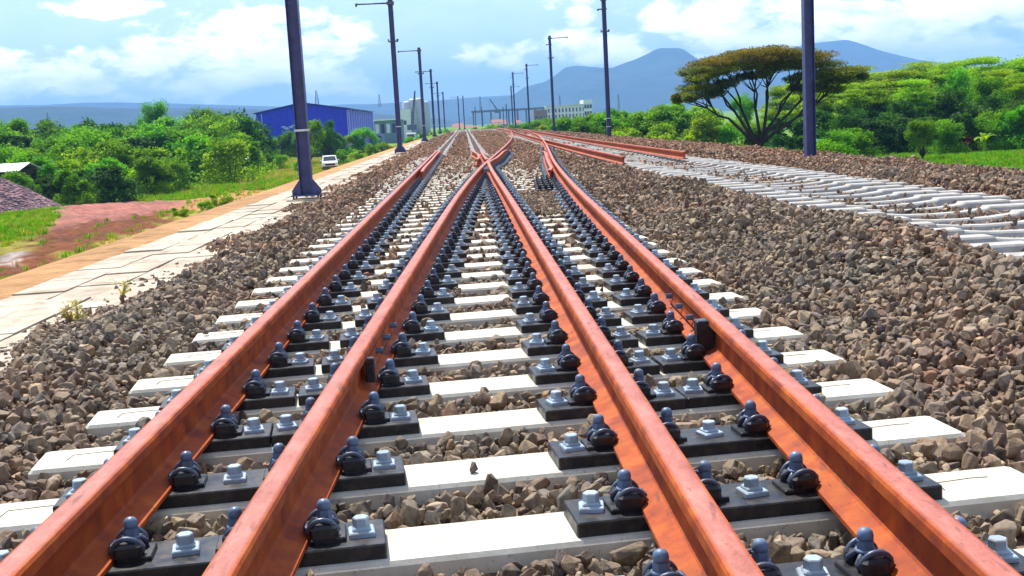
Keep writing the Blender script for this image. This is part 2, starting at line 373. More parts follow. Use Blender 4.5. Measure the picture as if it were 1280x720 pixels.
for k in range(-1, 66):
    yc = Y00+.6*k+SW/2-.006
    near = k <= 26
    L = SLEN if yc < 22 else SLEN+.35
    o = link('sleeper', ME_SL if L == SLEN else (globals().setdefault('ME_SL2', sleeper_mesh(SLEN+.45))), None, (0 if L == SLEN else .25, yc, 0), SANG)
    if L != SLEN: o.location.y += .25*SK
    GPOS.append((o.location.x, o.location.y, SANG, L+(.1 if L != SLEN else 0), SW/2)); NA += 1
    if k < 1: lab = 'pale concrete turnout sleeper cut by the bottom edge of the view'
    elif k <= 20: lab = f'{ORD[k-1]} whole pale concrete turnout sleeper counted from the bottom edge'
    else: lab = 'pale turnout sleeper with black rail fastenings in the crowded rows short of the frog' if yc < 26 else 'pale turnout sleeper beside or beyond the frog'
    tag(o, lab, 'sleeper', 'turnout sleepers near the bottom edge' if k < 1 else ('concrete turnout sleepers with black plates' if k <= 20 else ('turnout sleepers short of the frog' if yc < 26 else 'turnout sleepers beyond the frog')))
    ox = o.location.x
    if 1 <= k <= 9:
        for s_ in (-1, 1):
            m_ = MB(); q_ = s_*(SLEN-.20); m_.tube([(q_-.09, -.03, .0005), (q_-.08, .035, .0005), (q_+.03, .045, .0005), (q_+.08, .04, .0005)], .0022, 4); build(m_, 'cast_mark', MT['mark'], o)
    rl = sorted([(x-ox)/math.cos(SANG) for n_, x in rails_at(yc)])
    xs = [x for x in rl]
    # per-rail plates, merged where they would overlap
    iv = []
    for x in xs:
        if iv and x-.266 < iv[-1][1]-.012: iv[-1][1] = x+.266; iv[-1][2].append(x)
        else:
            a = x-.266
            if iv and a < iv[-1][1]+.004: a = iv[-1][1]+.004
            iv.append([a, x+.266, [x]])
    for a, b_, rs in iv:
        mb = MB(); mb.box(a, b_, -.098, .098, .0, .040, bev=.004)
        bolts = []
        for r_ in rs:
            for s in (-1, 1):
                c = r_+s*.205
                inside = a < c < b_ and all(abs(c-q) > .12 for q in rs if q != r_)
                if not inside: continue
                j = [i for i, q in enumerate(bolts) if abs(q-c) < .10]
                if j: bolts[j[0]] = (bolts[j[0]]+c)/2
                else: bolts.append(c)
        clips = []
        for r_ in rs:
            for s in (-1, 1):
                e = r_+s*.077
                if all(abs(r_+s*.12-q) > .10 for q in rs if q != r_): clips.append((e, s))
        if near:
            pl = build(mb, 'base_plate', MT['plate'], o)
            for c in bolts: link('bolt', ME_BOLT, pl, (c, random.uniform(-.006, .006), .040), random.uniform(-.25, .25))
            for e, s in clips:
                jit = random.uniform(-.006, .006)
                q = link('clip', ME_CLIP, pl, (e, jit, .040), 0 if s > 0 else PI)
                link('clip_base', ME_BLK, pl, (e, jit, .040), 0 if s > 0 else PI)
                link('nut', ME_NUT, pl, (e, jit, .040), 0 if s > 0 else PI)
        else:
            for c in bolts:
                for v, f in ((np.concatenate(LH.v), LH.f),): mb.add(v+np.array([c, 0, .04]), f, 2)
            for e, s in clips:
                v = np.concatenate(LC.v)*np.array([s, s, 1.]); mb.add(v+np.array([e, 0, .04]), LC.f, 1)
            build(mb, 'base_plate', [MT['plate'], MT['clip'], MT['bolt']], o)
# guard rail plates near the check rail: black chairs
for y0_, n_, P, d in ((17.2, 6, R4P, -.30),):
    for i in range(n_):
        y = y0_+i*.6
        mb = MB(); mb.box(-.17, .12, -.09, .09, .0, .07, bev=.006)
        for a in (-.12, -.03, .06): mb.lathe((a, 0, .07), [(.024, 0), (.022, .06), (.008, .075)], 8)
        o = build(mb, 'check_rail_chair', [MT['plate']], None, (x_at(P, y)+d, y, .003), SANG)
        tag(o, 'black bolted chair block on a sleeper beside the rail along the ballast heap' if d < 0 else 'black bolted chair block on a sleeper beside the outer rail near the slab path', 'rail chair', 'chair blocks by the check rail along the heap' if d < 0 else 'chair blocks by the check rail near the slab path')

# bare monoblock sleepers with raised rail seats
def bare_mesh(L=1.33, pads=False):
    xs = [-L, -L+.03, -1.02, -.99, -.53, -.50, -.28, 0, .28, .50, .53, .99, 1.02, L-.03, L]
    zt = [-.02, -.004, -.002, .016, .016, -.006, -.026, -.032, -.026, -.006, .016, .016, -.002, -.004, -.02]
    wt = [.10, .11, .112, .128, .128, .108, .09, .085, .09, .108, .128, .128, .112, .11, .10]
    mb = MB(); V = []
    for x, z, w in zip(xs, zt, wt):
        wb = w+.045; V += [(x, -wb, -.2), (x, wb, -.2), (x, w-.02, z-.015), (x, w-.035, z), (x, -w+.035, z), (x, -w+.02, z-.015)]
    n = len(xs); f = [(i*6+k, (i+1)*6+k, (i+1)*6+(k+1) % 6, i*6+(k+1) % 6) for i in range(n-1) for k in range(6)]
    f = [tuple(reversed(q)) for q in f]+[tuple(range(6)), tuple(reversed([(n-1)*6+k for k in range(6)]))]
    mb.add(V, f)
    if pads:
        for x in (-.753, .753): mb.box(x-.10, x+.10, -.14, .14, .0, .030, mi=1)
    me = mb.mesh('bare_sleeper', [MT['bare'], MT['pad']]); return me
ME_BARE = bare_mesh(); ME_PAD = bare_mesh(pads=True)
def cx_C(y): return 4.62 if y < 22 else float(np.interp(y, [22, 30, 200], [4.62, (3.40+4.90)/2+.14, (3.40+4.90)/2+.14])) if y < 33 else (x_at(CLP, y)+x_at(CRP, y))/2+.10
nC = 0; y = 4.2; i = 0
while y < 62:
    jit = random.uniform(-.02, .02)
    o = link('bare_sleeper', ME_BARE, None, (cx_C(y)+random.uniform(-.02, .02), y+jit, -.02+random.uniform(-.006, .006)), R(random.uniform(-.4, .4))+R(.6))
    GPOS.append((o.location.x, o.location.y, o.rotation_euler.z, 1.33, .10))
    if y < 25: tag(o, 'bare grey concrete sleeper with raised rail seats, no rails on it yet', 'sleeper', 'bare sleepers of the side track without rails')
    else: tag(o, 'weathered concrete sleeper carrying the cut rails of the side track', 'sleeper', 'side track sleepers under the cut rails')
    y += .6; nC += 1
y = 42.4; nB = 0
while y < 88:
    o = link('bare_sleeper', ME_PAD, None, (AX+random.uniform(-.02, .02), y, -.02), R(random.uniform(-.8, .8)))
    GPOS.append((o.location.x, o.location.y, 0, 1.33, .10))
    tag(o, 'bare pale sleeper on the straight track beyond the end of its rails', 'sleeper', 'bare sleepers beyond the end of the straight rails'); y += .6; nB += 1
y = 43.6; nD = 0
while y < 64:
    xx = (x_at(R2P, y)+x_at(R4P, y))/2
    if xx-1.33 > AX+1.40:
        o = link('bare_sleeper', ME_BARE, None, (xx, y+.3, -.02), -math.atan((x_at(R2P, y+1)-x_at(R2P, y-1))/2))
        tag(o, 'pale sleeper under the two crossing rails where they swing away beyond the frog', 'sleeper', 'sleepers of the connecting track beyond the frog'); nD += 1
    y += .6
print('sleepers', NA, nC, nB, nD)
# the rest as one mass
far = MB()
def addfar(x, y, me=ME_BARE):
    bv = np.zeros(len(me.vertices)*3); me.vertices.foreach_get('co', bv); n0 = len(far.m)
    far.add(bv.reshape(-1, 3)+np.array([x, y, -.02]), [tuple(p.vertices) for p in me.polygons]); far.m[n0:] = [p.material_index for p in me.polygons]
for y in np.arange(88.4, 230, .6): addfar(AX, y, ME_PAD)
for y in np.arange(62.2, 185, .6): addfar(cx_C(y), y)
for y in np.arange(64.6, 94, .6): addfar((x_at(R2P, y)+x_at(R4P, y))/2, y+.3)
tag(build(far, 'far_sleepers', [MT['bare'], MT['pad']]), 'far rows of sleepers running together toward the horizon', 'sleepers', kind='stuff')

# ------------------------------------------------------------------ ground and ballast heights
def sm(a, b, x): t = np.clip((x-a)/(b-a), 0, 1); return t*t*(3-2*t)
def hB(X, Y):
    X = np.asarray(X, float); Y = np.asarray(Y, float)
    hc = np.interp(Y, [0, 8, 16, 26, 45, 80], [.20, .17, .10, .02, -.03, -.06])
    z = np.full(np.broadcast(X, Y).shape, -.027)
    z = z+sm(1.45, 1.75, X)*.012
    z = z+(hc+.022)*sm(1.8, 3.0, X)*(1-sm(3.05, 3.45, X))
    z = z-.085*sm(3.05, 3.45, X)*(1-sm(5.90, 6.15, X))+.03*sm(5.95, 6.15, X)
    z = z-.33*sm(6.5, 7.9, X)
    z = z+sm(1.45, 1.7, -X)*.012*(1-sm(2.2, 2.8, -X))
    z = z-.40*sm(2.05, 3.45, -X)
    z = z+.025*np.sin(X*2.1+Y*.9)*sm(1.7, 2.4, np.abs(X))+.02*np.sin(X*.8-Y*1.7+1)*sm(1.7, 2.4, np.abs(X))*(1-sm(3.2, 3.6, X)*(1-sm(6.1, 6.5, X)))
    return z
def grid(name, xs, ys, zf, mat, kind='structure'):
    X, Y = np.meshgrid(xs, ys); Z = zf(X, Y); V = np.stack([X, Y, Z], -1).reshape(-1, 3); nx, ny = len(xs), len(ys)
    idx = np.arange(nx*ny).reshape(ny, nx)
    f = np.stack([idx[:-1, :-1], idx[:-1, 1:], idx[1:, 1:], idx[1:, :-1]], -1).reshape(-1, 4)
    me = bpy.data.meshes.new(name); me.from_pydata(V.tolist(), [], f.tolist()); me.materials.append(mat)
    me.polygons.foreach_set('use_smooth', [True]*len(f)); me.update()
    o = link(name, me); o['kind'] = kind; return o, X, Y
grid('ballast_bed', np.concatenate([np.arange(-3.75, 10.3, .15)]), np.concatenate([np.arange(-6, 60, .25), np.arange(60, 230, 1.0)]), lambda X, Y: hB(X, Y)-.03+.02*sm(60, 88, Y)*(X < 3), MT['bed'])

# stones
def hull_stone(i, n=15, fine=False):
    r_ = np.random.default_rng(100+i); bm = bmesh.new()
    p = r_.normal(size=(n, 3)); p /= np.linalg.norm(p, axis=1)[:, None]; p *= r_.uniform(.82, 1.08, (n, 1))
    p *= np.array([1, r_.uniform(.62, .95), r_.uniform(.45, .75)])*.5
    for q in p: bm.verts.new(q)
    g = bmesh.ops.convex_hull(bm, input=bm.verts); bmesh.ops.delete(bm, geom=[v for v in bm.verts if not v.link_faces], context='VERTS')
    bmesh.ops.dissolve_limit(bm, angle_limit=R(16), verts=bm.verts, edges=bm.edges)
    if fine: bmesh.ops.bevel(bm, geom=bm.edges[:], offset=.022, segments=1, affect='EDGES', clamp_overlap=True)
    bmesh.ops.triangulate(bm, faces=bm.faces)
    me = bpy.data.meshes.new('stone'); bm.to_mesh(me); bm.free(); me.materials.append(MT['stone']); return me
def variants(name, meshes):
    c = bpy.data.collections.new(name)
    for m in meshes:
        o = bpy.data.objects.new(m.name, m); c.objects.link(o)
    return c
def scatter(name, coll, P, rot, scl, idx, label, cat):
    me = bpy.data.meshes.new(name); n = len(P); me.vertices.add(n); me.vertices.foreach_set('co', np.asarray(P, np.float32).ravel())
    for an, ty, dat, key in (('rot', 'FLOAT_VECTOR', np.asarray(rot, np.float32).ravel(), 'vector'), ('scl', 'FLOAT', np.asarray(scl, np.float32), 'value'), ('idx', 'INT', np.asarray(idx, np.int32), 'value')):
        a = me.attributes.new(an, ty, 'POINT'); a.data.foreach_set(key, dat)
    me.update(); o = link(name, me)
    ng = bpy.data.node_groups.new(name+'_scatter', 'GeometryNodeTree')
    ng.interface.new_socket('Geometry', in_out='INPUT', socket_type='NodeSocketGeometry'); ng.interface.new_socket('Geometry', in_out='OUTPUT', socket_type='NodeSocketGeometry')
    gi = ng.nodes.new('NodeGroupInput'); go = ng.nodes.new('NodeGroupOutput'); ip = ng.nodes.new('GeometryNodeInstanceOnPoints')
    ci = ng.nodes.new('GeometryNodeCollectionInfo'); ci.inputs['Collection'].default_value = coll; ci.inputs['Separate Children'].default_value = True; ci.inputs['Reset Children'].default_value = True
    def na(nm, t): a = ng.nodes.new('GeometryNodeInputNamedAttribute'); a.data_type = t; a.inputs[0].default_value = nm; return [s for s in a.outputs if s.enabled and s.name == 'Attribute'][0]
    L = ng.links.new
    L(gi.outputs[0], ip.inputs['Points']); L(ci.outputs[0], ip.inputs['Instance']); ip.inputs['Pick Instance'].default_value = True
    L(na('idx', 'INT'), ip.inputs['Instance Index']); L(na('rot', 'FLOAT_VECTOR'), ip.inputs['Rotation']); L(na('scl', 'FLOAT'), ip.inputs['Scale']); L(ip.outputs[0], go.inputs[0])
    md = o.modifiers.new('scatter', 'NODES'); md.node_group = ng
    tag(o, label, cat, kind='stuff'); return o
G = np.array(GPOS)
def blocked(X, Y, m=.0):
    out = np.zeros(len(X), bool)
    order = np.argsort(G[:, 1]); gs = G[order]; keys = gs[:, 1]
    lo = np.searchsorted(keys, Y-.5); hi = np.searchsorted(keys, Y+.5)
    for d in range(0, int((hi-lo).max())+1):
        j = lo+d; ok = j < hi; j = np.minimum(j, len(gs)-1); g = gs[j]
        dx, dy = X-g[:, 0], Y-g[:, 1]; c, s = np.cos(g[:, 2]), np.sin(g[:, 2])
        u, v = dx*c+dy*s, -dx*s+dy*c
        out |= ok & (np.abs(u) < g[:, 3]+m) & (np.abs(v) < g[:, 4]+m)
    return out
COL_N = variants('ballast_near', [hull_stone(i, 17, True) for i in range(16)])
COL_F = variants('ballast_far', [hull_stone(i, 11) for i in range(8)])
def lay(x0, x1, y0, y1, pitch, dz, s0, s1, coll, nv, prob=1.0, m=.012, seed=1):
    r_ = np.random.default_rng(seed)
    X, Y = np.meshgrid(np.arange(x0, x1, pitch), np.arange(y0, y1, pitch)); X = X.ravel(); Y = Y.ravel()
    X = X+r_.uniform(-.5, .5, len(X))*pitch*1.2; Y = Y+r_.uniform(-.5, .5, len(X))*pitch*1.2
    # only what the camera, or one a few metres to its side, could see
    vis = (np.abs(X-Y*.035) < 1.6+Y*.50) 
    keep = vis & (r_.random(len(X)) < prob); X, Y = X[keep], Y[keep]
    b = blocked(X, Y, m) | ((Y > 42) & (np.abs(X-AX) < 1.35) & (r_.random(len(X)) < .5)) | ((Y > 42) & (Y < 170) & (np.abs(np.abs(X-AX)-.753) < .30)); X, Y = X[~b], Y[~b]
    S = r_.uniform(0, 1, len(X))**2.6*(s1*1.35-s0*.8)+s0*.8; n = len(X)
    Z = hB(X, Y)+dz+S*.12+r_.uniform(-.5, .5, n)*.018
    return np.stack([X, Y, Z], 1), r_.uniform(0, 2*PI, (n, 3))*np.array([.35, .35, 1])+np.array([0, 0, 0]), S, r_.integers(0, nv, n)
def cat_(Ls): return [np.concatenate(q) for q in zip(*Ls)]
near = cat_([lay(-3.55, 8, 1.6, 9.5, .041, -.020, .042, .074, COL_N, 16, 1, seed=1), lay(-3.45, 8, 1.6, 9.5, .068, .004, .045, .082, COL_N, 16, .75, .024, seed=2)])
scatter('ballast_stones', COL_N, near[0], near[1], near[2], near[3], 'crushed brown and grey ballast stones around the near sleepers', 'ballast')
midd = cat_([lay(-3.65, 10.2, 9.5, 26, .064, -.02, .066, .10, COL_F, 8, 1, seed=3), lay(-3.5, 10.2, 9.5, 26, .11, .012, .07, .11, COL_F, 8, .8, .02, seed=4)])
scatter('ballast_stones', COL_F, midd[0], midd[1], midd[2], midd[3], 'crushed brown ballast stones on the heap and shoulders in the middle distance', 'ballast')
farr = cat_([lay(-3.7, 10.4, 26, 90, .115, -.01, .09, .15, COL_F, 8, 1, seed=5), lay(-3.7, 10.4, 90, 160, .24, -.01, .16, .24, COL_F, 8, 1, seed=6)])
scatter('ballast_stones', COL_F, farr[0], farr[1], farr[2], farr[3], 'reddish brown ballast stones along the far part of the tracks', 'ballast')
# thin gravel lying over the middles of the bare sleepers
def loose(n, fx, y0, y1, zz, seed, w):
    r_ = np.random.default_rng(seed); Y = r_.uniform(y0, y1, n); X = fx(Y)+r_.normal(0, w, n); S = r_.uniform(.04, .085, n)
    return np.stack([X, Y, np.full(n, zz)+S*.2], 1), r_.uniform(0, 2*PI, (n, 3)), S, r_.integers(0, 8, n)
lo = cat_([loose(1900, lambda Y: AX+0*Y, 42, 88, -.05, 11, .30), loose(900, lambda Y: AX+1.25+0*Y, 42, 88, -.01, 12, .1), loose(900, lambda Y: AX-1.25+0*Y, 42, 88, -.01, 13, .1), loose(260, lambda Y: 4.62+0*Y, 5, 26, -.045, 14, .7),
           loose(110, lambda Y: 0*Y, 3.2, 22, .004, 15, 1.0), loose(900, lambda Y: .9+(Y-14)*.04, 13, 17.5, .02, 16, .22), loose(700, lambda Y: -.35+0*Y, 26, 41, .0, 17, .35), loose(900, lambda Y: 1.3+(Y-26)*.05, 26, 41, .01, 18, .35)])
scatter('loose_stones', COL_F, lo[0], lo[1], lo[2], lo[3], 'loose stones strewn over the sleepers', 'ballast')
print('stones', len(near[0]), len(midd[0]), len(farr[0]))

# ------------------------------------------------------------------ slab path
mb = MB(); r_ = np.random.default_rng(5)
cols = [(-4.74, -4.225), (-4.195, -3.735), (-3.705, -3.10)]
for ci, (a, b_) in enumerate(cols):
    y = -3+ci*.37
    while y < 135:
        L = 1.0+r_.uniform(-.04, .04); z = -.395+r_.uniform(-.008, .008); tl = r_.uniform(-.008, .008); sh = .10
        g = .018
        v = []
        for zz in (z-.09, z):
            for (xx, yy) in ((a, y), (b_, y), (b_, y+L), (a, y+L)): v.append((xx+r_.uniform(-.006, .006), yy+(xx-a)*sh+ (0 if yy == y else -g), zz+tl*(1 if yy > y else -1)))
        mb.add(v, [(3, 2, 1, 0), (4, 5, 6, 7), (0, 1, 5, 4), (1, 2, 6, 5), (2, 3, 7, 6), (3, 0, 4, 7)], 0)
        y += L
o = build(mb, 'path', MT['slab']); o['kind'] = 'structure'

# ------------------------------------------------------------------ land
GL = -3.0
def land_z(X, Y):
    X = np.asarray(X, float); Y = np.asarray(Y, float)
    l = GL*sm(5.3, 10.5, -X)+(-.425)*(1-sm(5.3, 10.5, -X))
    r__ = GL*sm(10.2, 16, X)+(-.50)*(1-sm(10.2, 16, X))
    z = np.where(X < 0, l, r__)
    far_ = sm(9, 14, np.abs(X)); z = z+far_*(.10*np.sin(X*.31+Y*.13)+.07*np.sin(Y*.37-X*.2))
    return z
# zones traced on the level of the field: dirt road, churned earth, verges
def poly(pts, z=GL): return np.array([at(px, py, z)[:2] for px, py in pts])
ZN = {
 'road': poly([(-60, 420), (0, 366), (60, 338), (110, 322), (160, 297), (205, 280), (240, 268), (262, 246), (300, 240), (345, 237), (380, 222), (412, 212), (440, 205), (470, 196), (500, 186), (530, 178), (530, 190), (400, 250), (200, 340), (0, 440), (-60, 470)]),
 'red': poly([(60, 290), (72, 262), (110, 255), (160, 251), (228, 249), (228, 262), (180, 272), (120, 284), (62, 290)]),
 'brown': poly([(-60, 360), (0, 354), (50, 340), (105, 318), (150, 301), (215, 281), (226, 267), (190, 268), (120, 280), (60, 288), (40, 298), (0, 312), (-60, 326)]),
 'orange': poly([(228, 250), (262, 244), (300, 238), (345, 236), (330, 250), (285, 262), (262, 270), (240, 262), (228, 262)]),
 'puddle': poly([(-40, 340), (0, 329), (28, 321), (40, 319), (30, 325), (0, 334), (-40, 346)]),
 'verge': poly([(-60, 316), (0, 303), (40, 297), (62, 300), (30, 316), (0, 326), (-60, 338)]),
 'verge2': poly([(222, 262), (240, 252), (262, 246), (290, 246), (285, 262), (255, 272), (205, 290), (150, 308), (110, 320), (100, 318), (160, 298), (205, 282)]),
 'dry': poly([(300, 236), (345, 225), (420, 214), (440, 198), (500, 182), (470, 180), (420, 190), (345, 205), (290, 222)]),
}
def inpoly(P, X, Y):
    ins = np.zeros(X.shape, bool); n = len(P); j = n-1
    for i in range(n):
        xi, yi = P[i]; xj, yj = P[j]
        c = ((yi > Y) != (yj > Y)) & (X < (xj-xi)*(Y-yi)/(yj-yi+1e-12)+xi); ins ^= c; j = i
    return ins
xs = np.concatenate([[-9000, -5000, -2500, -1200, -600, -300, -160], np.arange(-90, -30, 1.0), np.arange(-30, -9, .3), np.arange(-9, 18, .6), np.arange(18, 90, 2.0), [120, 200, 400, 900, 2500, 5000, 9000]])
ys = np.concatenate([[-3000, -500, -100, -40, -15], np.arange(-6, 20, 1.0), np.arange(20, 75, .3), np.arange(75, 150, .8), np.arange(150, 300, 5.), [320, 400, 600, 1000, 2000, 4000, 7000, 12000]])
# colours of the soils and plants themselves, one value per zone
PAL = {'grass': (.115, .235, .016), 'road': (.50, .29, .13), 'red': (.36, .15, .115), 'brown': (.17, .060, .020), 'orange': (.47, .235, .10), 'puddle': (.60, .56, .52), 'verge': (.27, .25, .035), 'verge2': (.30, .30, .04), 'dry': (.36, .33, .05)}
def land_mat():
    m, nt, b = newmat('field_ground'); p = wpos(nt)
    a = node(nt, 'ShaderNodeAttribute', attribute_name='soil')
    n = noise(nt, 1.9, 9, .72, p)
    c = mixc(nt, 1, a.outputs['Color'], ramp(nt, n, [(.30, (.42, .38, .36)), (.46, (.92, .9, .9)), (.56, (1.1, 1.08, 1.05)), (.72, (1.5, 1.45, 1.3))]), 'MULTIPLY')
    n2 = noise(nt, .25, 5, .6, p)
    c = mixc(nt, 1, c, ramp(nt, n2, [(.35, (.8, .8, .8)), (.65, (1.25, 1.15, 1.1))]), 'MULTIPLY')
    nt.links.new(c, b.inputs['Base Color']); b.inputs['Roughness'].default_value = .95; b.inputs['Specular IOR Level'].default_value = .2
    bump(nt, b, noise(nt, 2.2, 8, .7, p), .9, .25); return m
# ground sheet stays under the ballast bed, the path and the slopes
def ground_z(X, Y):
    z = land_z(X, Y)
    ch = (inpoly(ZN['brown'], X, Y)*1.0+inpoly(ZN['red'], X, Y)*.7+inpoly(ZN['orange'], X, Y)*.4)
    z = z+ch*(.09*np.sin(X*3.1+1.7*np.sin(Y*.9))*np.sin(Y*1.9+X)+.07*np.sin(X*5.3-Y*1.1+2*np.sin(Y*.37))); return np.where((X > -3.9) & (X < 10.1), -.62, z)
o, X, Y = grid('ground', xs, ys, ground_z, land_mat())
C = np.zeros(X.shape+(4,)); C[..., :3] = PAL['grass']; C[..., 3] = 1
jx = X+.5*np.sin(Y*1.7+X*.6)+.25*np.sin(Y*4.1); jy = Y+.8*np.sin(X*1.3+Y*.5)+.5*np.sin(X*3.7)
for k in ('dry', 'road', 'brown', 'red', 'verge', 'verge2', 'orange', 'puddle'):
    C[inpoly(ZN[k], jx, jy), :3] = PAL[k]
slope = (X > -12.5) & (X < -3.5) & (Y < 140); C[slope, :3] = PAL['road']
C[(X > 9) & (X < 14) & (Y < 140), :3] = (.22, .18, .09)
for _ in range(1):
    C[1:-1, 1:-1] = (C[1:-1, 1:-1]*2+C[:-2, 1:-1]+C[2:, 1:-1]+C[1:-1, :-2]+C[1:-1, 2:])/6
a = o.data.color_attributes.new('soil', 'FLOAT_COLOR', 'POINT'); a.data.foreach_set('color', C.reshape(-1).astype(np.float32))
print('dirt road X', ZN['road'][:3])
exec_later = []

# ------------------------------------------------------------------ overhead line poles
def pole(x, y, zb, h, side, label, group, arm=True, bands=1, rot=0, foot=True):
    t = empty('line_pole', (x, y, zb), rot)
    w, d, tf, tw = .125, .14, .016, .012
    mb = MB()
    for s in (-1, 1): mb.box(s*w-tf/2, s*w+tf/2, -d, d, .03, h)
    mb.box(-w+tf/2+.001, w-tf/2-.001, -tw/2, tw/2, .03, h-.002)
    build(mb, 'column', MT['pole'], t)
    mb = MB(); mb.box(-.32, .32, -.26, .26, .0, .03)
    for s in (-1, 1):                                # gussets on both sides
        for yy in (-.11, .11):
            v = [(s*(w+tf/2), yy-.008, .031), (s*.31, yy-.008, .031), (s*.31, yy-.008, .13), (s*(w+tf/2), yy-.008, .36)]
            v += [(a, b_+.016, c) for a, b_, c in v]
            mb.add(v, [(0, 1, 2, 3), (7, 6, 5, 4), (0, 4, 5, 1), (1, 5, 6, 2), (2, 6, 7, 3), (3, 7, 4, 0)])
    build(mb, 'base_plate', MT['pole'], t)
    if foot:
        f = MB(); f.box(-.42, .42, -.36, .36, -.5, -.06, bev=.02); build(f, 'footing', MT['slab'], t)
        f = MB()
        for sx in (-.27, .27):
            for sy in (-.21, .21): f.lathe((sx, sy, -.06), [(.022, 0), (.022, .13), (.012, .16)], 6)
        build(f, 'anchor_bolt', MT['plate'], t)
    for k in range(bands):
        f = MB(); zz = 1.42-.55*k+(.5 if side > 0 else 0); e = .012
        f.box(-w-tf/2-e, w+tf/2+e, -d-e, -d-.001, zz, zz+.045); f.box(-w-tf/2-e, w+tf/2+e, d+.001, d+e, zz, zz+.045)
        f.box(-w-tf/2-e, -w-tf/2-.001, -d, d, zz, zz+.045); f.box(w+tf/2+.001, w+tf/2+e, -d, d, zz, zz+.045)
        build(f, 'band', MT['band'], t)
    if arm:
        f = MB(); zt = h-.28
        f.tube([(side*.14, 0, zt), (side*1.9, 0, zt+.02)], .045, 8); f.lathe((side*1.9, 0, zt-.07), [(.03, -.05), (.06, 0), (.06, .10), (.03, .16)], 8)
        f.box(-.2, .2, -.17, .17, h-.38, h-.20); build(f, 'arm', MT['arm'], t)
        for dz_ in (2.35,):
            f = MB(); f.box(-.26, .30, -.17, .17, h-dz_-.06, h-dz_); f.box(.2, .32, -.03, .03, h-dz_-.01, h-dz_+.10); f.box(-.27, -.2, -.03, .03, h-dz_-.01, h-dz_+.10); build(f, 'bracket', MT['arm'], t)
        if side > 0:
            f = MB(); f.box(-.42, .2, -.17, .17, h-.95, h-.89); f.lathe((-.40, 0, h-1.0), [(.05, 0), (.07, .06), (.05, .12)], 8); build(f, 'bracket', MT['arm'], t)
    tag(t, label, 'pole', group); return t
GL_, GR_ = 'line poles along the slab path', 'line poles beyond the side track'
for i, (x, y) in enumerate([(-3.58, 26.1), (-3.70, 66.6), (-3.72, 109), (-3.85, 151), (-4.05, 195), (-4.2, 256)]):
    lab = ['large dark purple steel pole standing on the slab path edge, its top out of view', 'dark steel pole with a side arm, second along the slab path',
           'third dark pole from the camera along the slab path, with a thin arm', 'fourth dark pole along the slab path, right of the pale silos', 'fifth dark pole along the slab path, thin and far off', 'last thin dark pole of the slab path row before the two poles at the horizon'][i]
    pole(x, y, -.30, 8.55, -1, lab, GL_, foot=(i < 3))
pole(-1.2, 305, -.3, 8.6, -1, 'tiny horizon pole with an arm, one of a pair beyond the straight track', GL_)
pole(.1, 305, -.3, 8.6, -1, 'tiny armless horizon pole, one of a pair beyond the straight track', GL_, arm=False)
for i, (x, y) in enumerate([(9.35, 31.5), (9.62, 78), (9.7, 127), (10.9, 196)]):
    lab = ['large purple steel pole beside the umbrella shaped tree, its top out of view', 'tall dark pole in front of the blue mountain slope, with two pale bands', 'dark pole in front of the long white building', 'dark pole between the white building and the far gantry'][i]
    pole(x, y, -1.0, [11.2, 9.98, 10.95, 11.4][i], 1, lab, GR_, bands=[0, 2, 0, 0][i], foot=False)
for (px, top, bot, n_) in ((644.5, 90, 161, 0), (641.5, 107, 161, 1), (634, 130, 158, 2), (630, 134, 158, 3), (603, 133, 158, 4), (595, 133, 157, 5)):
    D = {0: 225, 1: 265, 2: 330, 3: 380, 4: 400, 5: 430}[n_]
    a, b_ = atY(px, bot, D), atY(px, top, D)
    pole(a[0], D, b_[2]-(b_[2]-a[2]), b_[2]-a[2], 1, ['thin far pole, tallest of the cluster left of the white building', 'thin far pole close behind the tallest of the cluster', 'tiny pole right of the long far gantry deck', 'tiny pole standing before the gantry deck, next to another', 'tiny pole above the far end of the straight track', 'tiny leftmost pole in front of the gantry deck'][n_], 'tiny poles at the horizon', arm=n_ < 2, foot=False)

# ------------------------------------------------------------------ plants
def leaf_cloud(centers, sizes, rg, up=.5, flat=1.0, tone=None, aspect=1.0):
    """one small four sided leaf spray per centre"""
    n = len(centers); nrm = rg.normal(size=(n, 3)); nrm[:, 2] = np.abs(nrm[:, 2])*(1+up)+up; nrm /= np.linalg.norm(nrm, axis=1)[:, None]
    a = np.cross(nrm, rg.normal(size=(n, 3))); a /= np.linalg.norm(a, axis=1)[:, None]; b = np.cross(nrm, a)
    s = sizes[:, None]; c = centers
    V = np.stack([c-a*s, c+b*s*.55*aspect+nrm*s*.12, c+a*s, c-b*s*.55*aspect+nrm*s*.12], 1).reshape(-1, 3)
    F_ = np.arange(4*n).reshape(n, 4); T = np.repeat(tone, 4) if tone is not None else np.full(4*n, .5)
    return V, F_, T
def leaves_mesh(name, V, F_, T, mats, mi=None):
    me = bpy.data.meshes.new(name); me.from_pydata(V.tolist(), [], F_.tolist())
    for m in mats: me.materials.append(m)
    if mi is not None: me.polygons.foreach_set('material_index', mi)
    a = me.attributes.new('tone', 'FLOAT', 'POINT'); a.data.foreach_set('value', T.astype(np.float32)); me.update(); return me
def lumps(rg, n, rx, rz, zc):
    L = []
    for i in range(n):
        a = rg.uniform(0, 2*PI); q = rg.uniform(0, 1)**.5; z = rg.uniform(-.6, 1)
        k = math.sqrt(max(.05, 1-z*z*.8)); L.append((q*rx*k*math.cos(a), q*rx*k*math.sin(a), zc+z*rz*1.08, rg.uniform(.18, .42)*rx))
    return L
